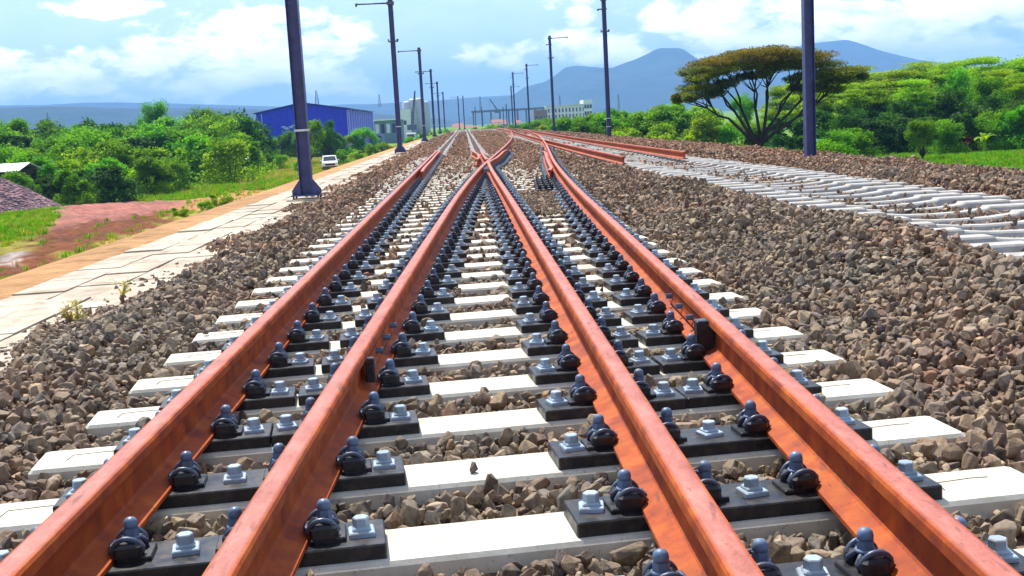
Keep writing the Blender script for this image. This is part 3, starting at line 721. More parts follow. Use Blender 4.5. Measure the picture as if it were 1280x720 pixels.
def bush_meshes(seed, rx, h, nl, nleaf, ls, mat, low=True, squash=.8):
    rg = np.random.default_rng(seed); L = lumps(rg, nl+11, rx*.85, h*.34, h*.58)
    if low: L += [(rx*.75*math.cos(a), rx*.75*math.sin(a), h*.2, rx*.38) for a in np.arange(0, 6.2, .9)]
    P, T = [], []
    for (x, y, z, r_) in L:
        m = int(nleaf/len(L)); d = rg.normal(size=(m, 3)); d /= np.linalg.norm(d, axis=1)[:, None]
        q = r_*np.abs(rg.normal(.80, .24, (m, 1))); p = d*q*np.array([1, 1, squash])+np.array([x, y, z]); P.append(p)
        T.append(np.clip(rg.normal(.45+.25*rg.normal(), .2, m), 0, 1))
    P = np.concatenate(P); T = np.concatenate(T); k = P[:, 2] > .05; P, T = P[k], T[k]
    V, F_, T = leaf_cloud(P, rg.uniform(.6, 1.3, len(P))*ls, rg, .4, tone=T)
    cr = leaves_mesh('foliage', V, F_, T, [mat])
    mb = MB()
    for i in range(5):
        a = rg.uniform(0, 2*PI); e = L[i % nl]; mb.tube([(0, 0, -.2), (e[0]*.35, e[1]*.35, h*.3), (e[0]*.9, e[1]*.9, e[2])], [.035*h/2, .02*h/2, .008], 6)
    return cr, mb.mesh('stem', [MT['bark']])
BUSH = {'bright': [bush_meshes(20+i, 1.7, 2.6, 9, 7600, .088, MT['leaf_bright']) for i in range(4)],
        'dark': [bush_meshes(30+i, 1.7, 2.6, 9, 5200, .11, MT['leaf_dark']) for i in range(2)],
        'lime': [bush_meshes(40+i, 1.7, 2.4, 9, 4600, .095, MT['leaf_lime']) for i in range(2)],
        'purple': [bush_meshes(50, 1.2, 1.7, 7, 2600, .12, MT['leaf_purple'])]}
def plant(kind, i, x, y, z, s, sz, label, cat='bush', group=None, name='bush'):
    cr, st = BUSH[kind][i % len(BUSH[kind])]
    t = empty(name, (x, y, z), random.uniform(0, 6.28)); t.scale = (s, s, sz)
    link('foliage', cr, t); link('stem', st, t); return tag(t, label, cat, group)
def tree_meshes(seed, h, rx, crown0, nl, nleaf, ls, mat, tiers=False):
    rg = np.random.default_rng(seed); P, T = [], []; mb = MB(); ends = []
    if tiers:
        nt_ = 5
        for t_ in range(nt_):
            zz = h*(crown0+(1-crown0)*(t_+.6)/nt_)+rg.uniform(-.15, .15); rr = rx*(1.0-.5*(t_/(nt_-1))**1.6) if t_ > 0 else rx*.85
            for j in range(int(nl/nt_)+(2 if t_ < 2 else 0)):
                a = rg.uniform(0, 2*PI); q = rr*rg.uniform(.15, .95); ends.append((q*math.cos(a), q*math.sin(a), zz+rg.uniform(-.6, .6)-.10*q, rg.uniform(.24, .46)*rx, .17))
    else:
        for e in lumps(rg, nl+16, rx*.85, h*(1-crown0)*.40, h*(crown0+(1-crown0)*.5)): ends.append((*e[:3], e[3]*1.05, .85))
    for (x, y, z, r_, fl) in ends:
        m = int(nleaf/len(ends)); d = rg.normal(size=(m, 3)); d /= np.linalg.norm(d, axis=1)[:, None]
        p = d*r_*np.abs(rg.normal(.75, .27, (m, 1)))*np.array([1, 1, fl])+np.array([x, y, z]); P.append(p); T.append(np.clip(rg.normal(.5+.22*rg.normal(), .2, m), 0, 1))
        mb.tube([(0, 0, h*crown0*.55), (x*.35, y*.35, h*crown0*.8+(z-h*crown0)*.3), (x*.9, y*.9, z-.1)], [.055*h/6, .035*h/6, .012], 6)
    mb.tube([(0, 0, -.3), (.05*h/6, .02, h*.25), (0, 0, h*crown0*.62)], [.14*h/6, .10*h/6, .07*h/6], 8)
    P = np.concatenate(P); T = np.concatenate(T); V, F_, T = leaf_cloud(P, rg.uniform(.6, 1.3, len(P))*ls, rg, 1.1 if tiers else .4, tone=T)
    return leaves_mesh('crown', V, F_, T, [mat]), mb.mesh('trunk', [MT['bark']])
TREE = {'round': [tree_meshes(60+i, 6, 2.6, .15, 13, 12000, .11, MT['leaf_bright']) for i in range(3)],
        'darkround': [tree_meshes(70+i, 6, 2.6, .14, 14, 8000, .135, MT['leaf_dark']) for i in range(2)],
        'tier': [tree_meshes(80+i, 7, 4.2, .42, 44, 24000, .115, MT['leaf_lime'], True) for i in range(3)]}
def tree(kind, i, x, y, z, s, sz, label, group=None, name='tree'):
    cr, st = TREE[kind][i % len(TREE[kind])]
    t = empty(name, (x, y, z), random.uniform(0, 6.28)); t.scale = (s, s, sz)
    link('crown', cr, t); link('trunk', st, t); return tag(t, label, 'tree', group)
def gx(px, D): return (px-592)/F_PX*D*1.0
rp = random.Random(3)
# left field: rows of bushes from near to far
LB = [  # distance, px from, px to, step(px), height m, kinds
 (84, 12, 175, 24, 2.4, ['bright', 'lime', 'bright', 'dark']), (92, -25, 235, 25, 3.3, ['bright', 'bright', 'lime', 'bright']), (104, -25, 305, 24, 4.2, ['bright', 'lime', 'bright']),
 (118, -25, 318, 24, 5.0, ['bright', 'bright', 'dark', 'bright']), (136, -20, 325, 23, 5.8, ['bright', 'bright', 'lime', 'bright', 'dark']), (160, -20, 328, 21, 7.0, ['bright', 'dark', 'bright'])]
for D, a, b_, st, h, ks in LB:
    px = a+rp.uniform(0, 8); k = 0
    while px < b_:
        Dj = D*rp.uniform(.96, 1.05); hh = h*rp.uniform(.8, 1.12); kd = ks[rp.randrange(len(ks))]
        lab = {'bright': 'bright green leafy bush in the thicket across the field on the slab path side', 'dark': 'dark green bush in the thicket across the field on the slab path side', 'lime': 'yellow green bush in the thicket across the field on the slab path side'}[kd]
        plant(kd, k, gx(px, Dj), Dj, GL-.1, hh/2.6*rp.uniform(.85, 1.1), hh/2.6, lab, 'bush', {'bright': 'bright green bushes of the thicket', 'dark': 'dark green bushes of the thicket', 'lime': 'yellow green bushes of the thicket'}[kd]); px += st*rp.uniform(.8, 1.2); k += 1
for i, (px, D, top, w, kd, lab) in enumerate([(215, 172, 128, 48, 'round', 'tallest round tree rising from the thicket, palm like tuft at its top'), (275, 178, 137, 60, 'round', 'broad green tree right of the tallest tree of the thicket'),
        (40, 150, 142, 60, 'round', 'green tree over the thicket near the edge of the view above the roofs'), (322, 150, 158, 34, 'round', 'green tree at the corner of the blue warehouse'), (300, 120, 176, 46, 'darkround', 'dark tree in front of the pale tent roof'),
        (400, 150, 146, 40, 'round', 'small round tree before the warehouse, nearest the large pole'), (422, 158, 149, 38, 'darkround', 'dark round tree before the warehouse wall'), (395, 140, 158, 22, 'round', 'olive bushy tree by the field before the warehouse')]):
    p = atY(px, top, D); H = p[2]-GL; tree(kd, i, gx(px, D), D, GL, w/F_PX*D/5.2, H/6*1.0, lab)
# hedge line before the warehouse and along the field to the horizon
for i, (px, D, h, w) in enumerate([(345, 135, 2.0, 24), (365, 140, 1.8, 24), (388, 128, 1.2, 18), (440, 140, 1.9, 20), (458, 150, 1.9, 20), (475, 150, 2.2, 20), (490, 155, 2.3, 20), (505, 160, 1.9, 18), (447, 105, 1.0, 16), (470, 112, 1.1, 16), (518, 170, 2.0, 16), (533, 190, 2.3, 14), (545, 200, 2.6, 14), (555, 215, 3.0, 13), (563, 235, 3.2, 13), (570, 260, 3.2, 12), (553, 250, 3.4, 12), (540, 240, 3.0, 12), (524, 185, 2.6, 14), (500, 130, 1.2, 16)]):
    plant(['bright', 'lime', 'bright'][i % 3], i, gx(px, D), D, GL-.1, w/F_PX*D/3.2, h/2.6, 'low green bush between the warehouse and the far end of the slab path', 'bush', 'low bushes toward the far end of the slab path')
for i in range(11):
    px = 322+i*14.5; D = 196+rp.uniform(-6, 4); hh = rp.uniform(3.5, 4.5)
    plant(['bright', 'lime', 'bright', 'dark'][i % 4], i, gx(px, D), D, GL-.1, hh/2.6*.9, hh/2.6, 'bush hiding the foot of the blue warehouse', 'bush', 'bushes at the foot of the warehouse')
# right of the side track
RB = [(70, 868, 1000, 26, [2.0, 1.6], ['lime', 'bright']), (84, 1000, 1300, 26, [2.2, 3.0], ['dark', 'dark', 'bright']), (100, 880, 1300, 30, [3.0, 4.2], ['dark', 'bright', 'dark']),
      (95, 762, 905, 24, [3.1, 3.6], ['lime', 'bright', 'lime']), (120, 735, 900, 22, [4.2, 4.6], ['bright', 'lime']), (150, 700, 860, 18, [4.0, 4.8], ['bright', 'bright', 'lime']), (200, 660, 800, 13, [3.7, 4.4], ['bright', 'bright']), (260, 606, 740, 9, [3.2, 3.9], ['bright'])]
for D, a, b_, st, (h0, h1), ks in RB:
    px = a+rp.uniform(0, 8); k = 0
    while px < b_:
        Dj = D*rp.uniform(.97, 1.05); t_ = (px-a)/(b_-a); hh = (h0+(h1-h0)*t_)*rp.uniform(.85, 1.12); kd = ks[rp.randrange(len(ks))]
        wd = {'lime': 'yellow green', 'bright': 'bright green', 'dark': 'dark green'}[kd]
        zone = 'low thicket along the side track before the mountain' if px < 905 else 'understorey below the spreading trees'
        plant(kd, k, gx(px, Dj), Dj, GL-.1, hh/2.6*rp.uniform(.9, 1.15), hh/2.6, f'{wd} bush in the {zone}', 'bush', f'{wd} bushes in the {zone}'); px += st*rp.uniform(.8, 1.2); k += 1
for i, (px, D, top, w) in enumerate([(1030, 118, 95, 90), (1085, 122, 90, 110), (1140, 118, 86, 110), (1195, 116, 80, 110), (1250, 112, 74, 110), (1300, 110, 68, 100), (1230, 95, 100, 90), (1160, 98, 105, 80), (1090, 100, 110, 80), (1290, 92, 95, 80), (1060, 135, 92, 120), (1120, 138, 88, 120), (1170, 135, 83, 120), (1222, 132, 77, 120), (1275, 130, 71, 120), (1010, 135, 100, 90), (1130, 104, 98, 100), (1265, 101, 86, 100), (1190, 104, 92, 100), (1060, 108, 104, 90), (1040, 104, 112, 60), (985, 130, 112, 70), (930, 135, 122, 60), (880, 140, 130, 50), (838, 146, 136, 46)]):
    p = atY(px, top, D); H = p[2]-GL
    if i % 4 == 2:
        tree('round', i, gx(px, D), D-3, GL, w*.62/F_PX*D/5.2, H/6*1.02, 'rounded bright tree pushing up between the flat tiered trees beyond the grass', 'rounded trees among the tiered ones'); continue
    H *= rp.uniform(.93, 1.07)
    tree('tier', i, gx(px, D), D, GL, w*rp.uniform(.8, 1.15)/F_PX*D/8.6, H/7.0, 'spreading tree with flat yellow green tiers of foliage beyond the grass', 'spreading tiered trees on the tree side of the side track')
for i, (px, D, top, w) in enumerate([(1075, 92, 128, 56), (1205, 90, 112, 70), (1262, 88, 118, 60), (1135, 93, 125, 60)]):
    p = atY(px, top, D); tree('darkround', i, gx(px, D), D, GL, w/F_PX*D/5.2, (p[2]-GL)/6, 'dark leafy tree below the flat tiers at the far side of the grass', 'dark trees below the tiered crowns')
tree('round', 1, gx(858, 170), 170, GL, .5, (atY(858, 124, 170)[2]-GL)/6, 'small round tree on the skyline left of the umbrella tree')
t = tree('round', 2, gx(1152, 78), 76, GL, .42, .48, 'slim young tree standing alone at the edge of the grass')
for px, s, kd, lab in ((1222, .55, 'purple', 'purple leaved bush at the back of the grass'), (1175, .45, 'purple', 'small reddish purple bush in the shade under the trees'), (1190, .4, 'purple', 'reddish shrub beside the small purple bush')):
    plant(kd, 0, gx(px, 84), 84, GL, s*1.2, s*1.2, lab)
for px, D, s, lab in ((1035, 58, .95, 'feathery bright green shrub just beyond the large pole by the umbrella tree'), (1060, 60, .85, 'feathery bright green shrub next along from the large pole'), (905, 66, .7, 'feathery green shrub at the foot of the umbrella tree'), (930, 64, .55, 'small feathery shrub at the ballast edge'), (1085, 62, .5, 'low feathery green shrub at the ballast edge before the trees'), (1105, 60, .4, 'lowest yellow green shrub at the ballast edge')):
    plant('bright' if s > .6 else 'lime', int(px) % 4, gx(px, D), D, GL, s, s*.9, lab)
for px, D, s, kd in ((4, 79.5, .95, 'dark'), (20, 79.8, 1.0, 'bright'), (32, 79, .8, 'dark'), (52, 80, .75, 'dark'), (40, 81, .9, 'bright')):
    plant(kd, 1, gx(px, D), D, GL-.1, s, s*.85, 'bush growing right behind the gravel pile in front of the shed', group='bushes between the gravel pile and the shed')
# banana plant
def banana(x, y, z, s):
    t = empty('banana_plant', (x, y, z)); mb = MB(); mb.tube([(0, 0, -.2), (0, 0, s*.9)], [.10*s, .07*s], 8); build(mb, 'stem', MT['leaf_lime'], t)
    for i in range(8):
        a = i*2.4+.3*math.sin(i*5); L = s*(.85+.35*math.sin(i*3.3)**2); arc = .55+.5*((i*37) % 10)/10; mb = MB(); V = []; n = 8
        for j in range(n+1):
            u = j/n; r_ = L*u*arc; zz = s*.75+L*((1.75-arc*.6)*u-(.55+arc*.6)*u*u); w = .13*s*math.sin(PI*min(1, u*.93+.07))**.6
            for q in (-1, 0, 1): V.append((math.cos(a)*r_-math.sin(a)*q*w, math.sin(a)*r_+math.cos(a)*q*w, zz-abs(q)*w*.35))
        mb.add(V, [(j*3+k, j*3+k+1, j*3+k+4, j*3+k+3) for j in range(n) for k in (0, 1)], tone=.75); build(mb, 'leaf', MT['leaf_lime'], t)
    tag(t, 'banana plant with broad pale green leaves at the back of the grass', 'plant')
banana(gx(1246, 82), 82, GL, 1.15)
# umbrella tree
def umbrella():
    rg = np.random.default_rng(9); D = 68.0; base = atY(948, 196, D); z0 = GL; t = empty('umbrella_tree', (base[0], D, z0))
    mb = MB(); P, T, MI = [], [], []
    k = D/F_PX
    def loc(px, py, dy=0): q = atY(px, py, D); return np.array([q[0]-base[0], dy, q[2]-z0])
    fork = loc(948, 178); mb.tube([(0, 0, -.3), (.05, 0, fork[2]*.5), fork], [.24, .20, .17], 10)
    # crown pads traced along the dome: px, py, half width px
    pads = [(868, 88, 14), (880, 79, 17), (898, 74, 18), (920, 69, 18), (942, 66, 20), (965, 64, 20), (988, 66, 20), (1010, 72, 19), (1030, 80, 18), (1050, 88, 16), (1062, 94, 8), (876, 99, 14), (858, 121, 11), (870, 108, 14), (896, 90, 16), (925, 82, 15), (960, 78, 15), (995, 82, 15), (1020, 92, 14), (1042, 100, 12), (888, 116, 11), (1010, 108, 12), (1030, 112, 11), (905, 105, 10), (935, 74, 22), (975, 73, 22), (1000, 78, 20), (910, 82, 18), (885, 92, 16), (1035, 92, 16), (955, 88, 14), (850, 124, 7), (1000, 96, 12), (940, 95, 9)]
    ends = []
    for (px, py, hw) in pads:
        for dy in (rg.uniform(-2.8, -1.2), rg.uniform(-.8, .8), rg.uniform(1.2, 2.8)):
            c = loc(px+rg.uniform(-5, 5), py+rg.uniform(-2, 2)+abs(dy)*1.1, dy); ends.append((c, hw*k*rg.uniform(.85, 1.15)))
    C_ = np.array([c for c, _ in ends]); ang = np.arctan2(C_[:, 0], C_[:, 2]-fork[2]); order = np.argsort(ang); groups = np.array_split(order, 8)
    for g_ in groups:
        gm = C_[g_].mean(0); node_ = fork*.5+gm*.5; node_[2] = fork[2]+(gm[2]-fork[2])*.42; node_ += rg.normal(0, .12, 3)
        q1 = fork*.6+node_*.4+rg.normal(0, .10, 3)-np.array([0, 0, .12]); mb.tube([fork-np.array([0, 0, .2]), q1, node_], [.13, .10, .075], 7)
        for h_ in np.array_split(g_[np.argsort(C_[g_, 2])], 2):
            hm_ = C_[h_].mean(0); n2_ = node_*.45+hm_*.55+rg.normal(0, .12, 3); n2_[2] -= .18; mb.tube([node_, node_*.5+n2_*.5+rg.normal(0, .10, 3), n2_], [.07, .058, .045], 6)
            for e in h_: mb.tube([n2_, n2_*.5+C_[e]*.5+rg.normal(0, .10, 3), C_[e]], [.040, .026, .010], 5)
    for c, r_ in ends:
        m = 900; d = rg.normal(size=(m, 3)); d /= np.linalg.norm(d, axis=1)[:, None]
        P.append(c+d*rg.uniform(.1, 1.08, (m, 1))**.6*np.array([r_*1.2, r_*1.2, .26])+np.array([0, 0, .05])); T.append(np.clip(rg.normal(.3+.35*rg.random(), .2, m), 0, 1)); MI.append((rg.random(m) < (.62 if c[2] > loc(948, 82)[2] else .12)).astype(int))
    P = np.concatenate(P); T = np.concatenate(T); V, F_, T = leaf_cloud(P, rg.uniform(.6, 1.3, len(P))*.068, rg, 1.0, tone=T)
    link('crown', leaves_mesh('crown', V, F_, T, [MT['leaf_olive'], MT['leaf_rust']], np.concatenate(MI)), t); build(mb, 'trunk', MT['bark'], t)
    tag(t, 'umbrella shaped tree with a flat olive crown and fanned dark limbs', 'tree')
umbrella()
# teal refuse net by the shrub
mb = MB(); mb.lathe((0, 0, 0), [(.0, .0), (.75, .0), (.8, .7), (.72, 1.25), (.4, 1.5), (.0, 1.55)], 12)
tag(build(mb, 'teal_drum', simple('teal_plastic', (.02, .30, .20), .5), None, (gx(1031, 70), 70, GL+.5)), 'teal plastic drum half hidden behind the feathery shrub', 'drum')

# grass: three clump kinds scattered over the fields
def clump(seed, n, h, r0, mat, w=.02):
    rg = np.random.default_rng(seed); mb = MB()
    for i in range(n):
        a = rg.uniform(0, 2*PI); q = rg.uniform(0, r0); x, y = q*math.cos(a), q*math.sin(a); hh = h*rg.uniform(.5, 1); b_ = rg.uniform(0, 2*PI); ln = rg.uniform(.1, .5)*hh
        dx, dy = math.cos(b_), math.sin(b_); ww = w*rg.uniform(.7, 1.3)
        mb.add([(x-dy*ww, y+dx*ww, 0), (x+dy*ww, y-dx*ww, 0), (x+dx*ln*.4+dy*ww*.7, y+dy*ln*.4-dx*ww*.7, hh*.6), (x+dx*ln*.4-dy*ww*.7, y+dy*ln*.4+dx*ww*.7, hh*.6), (x+dx*ln, y+dy*ln, hh)], [(0, 1, 2, 3), (3, 2, 4)], tone=float(rg.uniform(0, 1)))
    return mb.mesh('clump', [mat])
GC = variants('grass_clumps', [clump(i, 26, .40, .30, MT['grass'], .022) for i in range(3)]+[clump(9, 22, .55, .28, MT['grass_dry'], .016), clump(10, 28, .38, .32, MT['leaf_bright'], .024)])
def grass_pts(n, x0, x1, y0, y1, seed):
    rg = np.random.default_rng(seed); X = rg.uniform(x0, x1, n); Y = y0+(y1-y0)*rg.uniform(0, 1, n)**1.25
    vis = np.abs(X-Y*.035) < 3+Y*.55; return X[vis], Y[vis], rg
PILE = at(-12, 270, GL)
X, Y, rg = grass_pts(115000, -75, -10.5, 28, 190, 1)
bad = np.zeros(len(X), bool)
for k in ('road', 'red', 'brown', 'orange', 'puddle'): bad |= inpoly(ZN[k], X+.35*np.sin(Y*2.1), Y+.5*np.sin(X*1.9))
br = inpoly(ZN['brown'], X, Y); keep = ~bad | (br & (rg.random(len(X)) < .03)) | (inpoly(ZN['orange'], X, Y) & (rg.random(len(X)) < .08))
keep &= ~((np.hypot(X-PILE[0], Y-PILE[1]-2.2) < 3.6))
X, Y = X[keep], Y[keep]; n = len(X)
dry = inpoly(ZN['dry'], X, Y) | inpoly(ZN['verge'], X, Y) | inpoly(ZN['verge2'], X, Y)
ix = np.where(rg.random(n) < np.where(dry, .35, .06), 3, np.where(rg.random(n) < np.where(dry, .05, .5), 4, rg.integers(0, 3, n)))
scatter('field_grass', GC, np.stack([X, Y, land_z(X, Y)-.02], 1), np.stack([0*X, 0*X, rg.uniform(0, 6.28, n)], 1), rg.uniform(.35, .8, n)*np.where(dry, .7, 1.)*np.where(Y > 85, 1.35, 1), ix, 'green and yellow grass growing over the field on the slab path side', 'grass')
X, Y, rg = grass_pts(30000, 11, 60, 34, 130, 2); n = len(X)
lawn = (X > gx(1150, 70)*0+.38*Y*.0+20)
scatter('verge_grass', GC, np.stack([X, Y, land_z(X, Y)-.02], 1), np.stack([0*X, 0*X, rg.uniform(0, 6.28, n)], 1), rg.uniform(.5, .95, n), np.where(rg.random(n) < .7, 4, rg.integers(0, 3, n)), 'short bright grass beyond the outer ballast shoulder', 'grass')
# taller weeds at the path edge
def weed(x, y, z, h, lab, mat='grass_dry', n=9, seed=0):
    rg = np.random.default_rng(seed+50); mb = MB()
    for i in range(n):
        a = rg.uniform(0, 6.28); l = rg.uniform(.1, .35)*h; hh = h*rg.uniform(.6, 1); pts = [(0, 0, 0), (l*.3*math.cos(a), l*.3*math.sin(a), hh*.5), (l*math.cos(a), l*math.sin(a), hh)]
        mb.tube(pts, [.004, .003, .0015], 4)
        for j in range(7):
            u = rg.uniform(.35, 1); p = np.array(pts[2])*u; c = rg.uniform(0, 6.28); e = .035
            mb.add([p, p+np.array([math.cos(c)*e, math.sin(c)*e, .012]), p+np.array([math.cos(c+.5)*e*1.3, math.sin(c+.5)*e*1.3, .03])], [(0, 1, 2)], tone=float(rg.random()))
    tag(build(mb, 'weed', MT[mat], None, (x, y, z)), lab, 'weed')
for i, (px, py, h, lab, mt) in enumerate([(99, 410, .26, 'thin dry yellow weed at the foot of the ballast nearest the camera', 'grass_dry'), (154, 374, .24, 'second thin weed growing from the slab path joint', 'grass_dry'), (88, 404, .2, 'small dry sprig beside the nearest weed', 'grass_dry')]):
    p = at(px, py, -.38); weed(p[0], p[1], -.40, h, lab, mt, 8, i)
for i, (px, py, h, lab) in enumerate([(276, 262, 1.1, 'bushy green weed on the verge between dirt road and churned earth'), (258, 268, .8, 'yellow green weed clump on the verge beside the bushy weed'), (225, 272, .7, 'low yellow weed clump at the corner of the verge')]):
    p = at(px, py, GL); plant('lime', i, p[0], p[1], GL-.1, h/2.4, h/2.4, lab, 'weed', name='weed')

# ------------------------------------------------------------------ left field objects
# gravel pile: cone of small purple stones
pmat, nt, b = newmat('purple_gravel'); v = node(nt, 'ShaderNodeTexVoronoi'); v.inputs['Scale'].default_value = 5.5; nt.links.new(wpos(nt), v.inputs['Vector'])
sp = node(nt, 'ShaderNodeSeparateColor'); nt.links.new(v.outputs['Color'], sp.inputs[0])
nt.links.new(ramp(nt, sp.outputs[0], [(0, (.06, .035, .06)), (.5, (.17, .085, .10)), (1, (.34, .19, .20))]), b.inputs['Base Color']); b.inputs['Roughness'].default_value = .9; bump(nt, b, v.outputs['Distance'], 1, .2)
c0 = at(-12, 270, GL); rg = np.random.default_rng(4); mb = MB(); V = [(0, 0, 2.35)]; nr, ns = 16, 44
for i in range(1, nr+1):
    for j in range(ns):
        a = 2*PI*j/ns; r_ = 3.6*i/nr*(1+.05*math.sin(3*a+1)+.03*math.sin(7*a)); V.append((r_*math.cos(a), r_*math.sin(a), 2.35*(1-i/nr)**.92-.12*(i == nr)+rg.normal(0, .03)))
f = [(0, 1+j, 1+(j+1) % ns) for j in range(ns)]+[(1+i*ns+j, 1+(i+1)*ns+j, 1+(i+1)*ns+(j+1) % ns, 1+i*ns+(j+1) % ns) for i in range(nr-1) for j in range(ns)]
mb.add(V, f, smooth=False); tag(build(mb, 'gravel_pile', pmat, None, (c0[0], c0[1]+2.2, GL)), 'conical pile of purple grey gravel beside the thicket', 'gravel pile')
MT['white'] = simple('white_wall', (.74, .74, .74), .7, 0, .06, 1); MT['grey'] = simple('grey_wall', (.34, .36, .40), .8, 0, .1, 1)
MT['glass'] = simple('dark_window', (.03, .04, .06), .15, 0, .1, 2, spec=.8); MT['sheet'] = simple('tin_roof', (.62, .63, .66), .45, .3, .12, 1)
def roof_house(px0, px1, ytop, ybot, D, lab, name='shed', dep=4):
    a, b_ = atY(px0, ybot, D), atY(px1, ytop, D); x0, x1 = a[0], b_[0]; zt = b_[2]; t = empty(name, ((x0+x1)/2, D, GL)); hw = (x1-x0)/2; h = zt-GL
    w = MB(); w.box(-hw, hw, 0, dep, 0, h-.45); build(w, 'wall', MT['bark'], t)
    w = MB(); w.add([(-hw-.3, -.3, h-.5), (hw+.3, -.3, h-.5), (hw+.3, dep/2, h), (-hw-.3, dep/2, h), (-hw-.3, dep+.3, h-.5), (hw+.3, dep+.3, h-.5), (-hw-.3, -.3, h-.44), (hw+.3, -.3, h-.44), (hw+.3, dep/2, h+.06), (-hw-.3, dep/2, h+.06), (-hw-.3, dep+.3, h-.44), (hw+.3, dep+.3, h-.44)],
        [(0, 3, 2, 1), (3, 4, 5, 2), (6, 7, 8, 9), (9, 8, 11, 10), (0, 1, 7, 6), (4, 10, 11, 5), (0, 6, 9, 3), (3, 9, 10, 4), (1, 2, 8, 7), (2, 5, 11, 8)]); build(w, 'roof', MT['sheet'], t)
    w = MB(); w.box(-hw*.6, -hw*.2, -.05, -.003, .2, 1.7); build(w, 'door', MT['glass'], t); tag(t, lab, 'shed')
roof_house(-30, 19, 205.5, 213, 83, 'low shed with a white sheet roof behind the gravel pile')
roof_house(309, 319, 193, 202, 128, 'small pale tin roofed hut between bushes before the warehouse', 'hut', 3)
# car on the dirt road
def car(px, py):
    p = at(px, py, GL); x, y = p[0], p[1]; t = empty('parked_car', (x, y+.2, GL+.02), R(8)); W = .83
    prof = [(-0, .28), (-0, .62), (.06, .74), (.95, .92), (1.55, 1.42), (1.9, 1.50), (3.2, 1.47), (3.72, .98), (3.85, .85), (3.9, .3)]
    mb = MB(); V = []; cols_ = [(-W, .94), (-W*.94, .985), (-W*.5, 1), (W*.5, 1), (W*.94, .985), (W, .94)]
    for cx, kk in cols_:
        for (yy, zz) in prof:
            tum = 1-.16*max(0, (zz-.9)/.6); V.append((cx*tum, yy+(1-kk)*.6*(1 if yy < 1 else (-1 if yy > 3 else 0)), .28+(zz-.28)*kk))
    m = len(prof); n = len(cols_); f = [(i*m+(k+1) % m, i*m+k, (i+1)*m+k, (i+1)*m+(k+1) % m) for i in range(n-1) for k in range(m)]+[tuple(range(m)), tuple(reversed([(n-1)*m+k for k in range(m)]))]
    mb.add(V, f, smooth=False); paint = simple('white_car_paint', (.80, .82, .80), .25, 0, .03, 2); build(mb, 'body', paint, t)
    w = MB(); w.add([(-.68, .985, .95), (.68, .985, .95), (.60, 1.50, 1.39), (-.60, 1.50, 1.39)], [(0, 1, 2, 3)]); w.v[-1] = w.v[-1]+np.array([0, -.02, .012]); build(w, 'windscreen', MT['glass'], t)
    for s in (-1, 1):
        w = MB(); w.add([(s*.815, 1.3, .95), (s*.815, 3.3, .95), (s*.735, 3.0, 1.38), (s*.735, 1.7, 1.38)], [(0, 1, 2, 3) if s > 0 else (3, 2, 1, 0)]); build(w, 'side_window', MT['glass'], t)
        w = MB(); w.box(s*.66-.13, s*.66+.13, -.03, .03, .66, .76, bev=.01); build(w, 'headlight', simple('lamp_glass', (.6, .62, .66), .1), t)
        w = MB(); w.box(s*.93-.09, s*.93+.09, 1.12, 1.22, .93, 1.06, bev=.02); build(w, 'mirror', paint, t)
        for yy in (.62, 3.1):
            w = MB(); w.tube([(s*.83-s*.20, yy, .30), (s*.83+s*.015, yy, .30)], .30, 20, smooth=False); wh = build(w, 'wheel', simple('tyre_rubber', (.02, .02, .02), .8), t)
            w = MB(); w.tube([(s*.83+s*.016, yy, .30), (s*.83+s*.03, yy, .30)], .18, 14, smooth=False); build(w, 'rim', MT['sheet'], wh)
    w = MB(); w.box(-.52, .52, -.035, .01, .46, .66, bev=.01); build(w, 'grille', MT['plate'], t)
    w = MB(); w.box(-.78, .78, -.05, .3, .24, .38, bev=.01); build(w, 'bumper', MT['plate'], t)
    tag(t, 'small white car facing the camera on the dirt road beside the field', 'car')
car(413, 212.5)

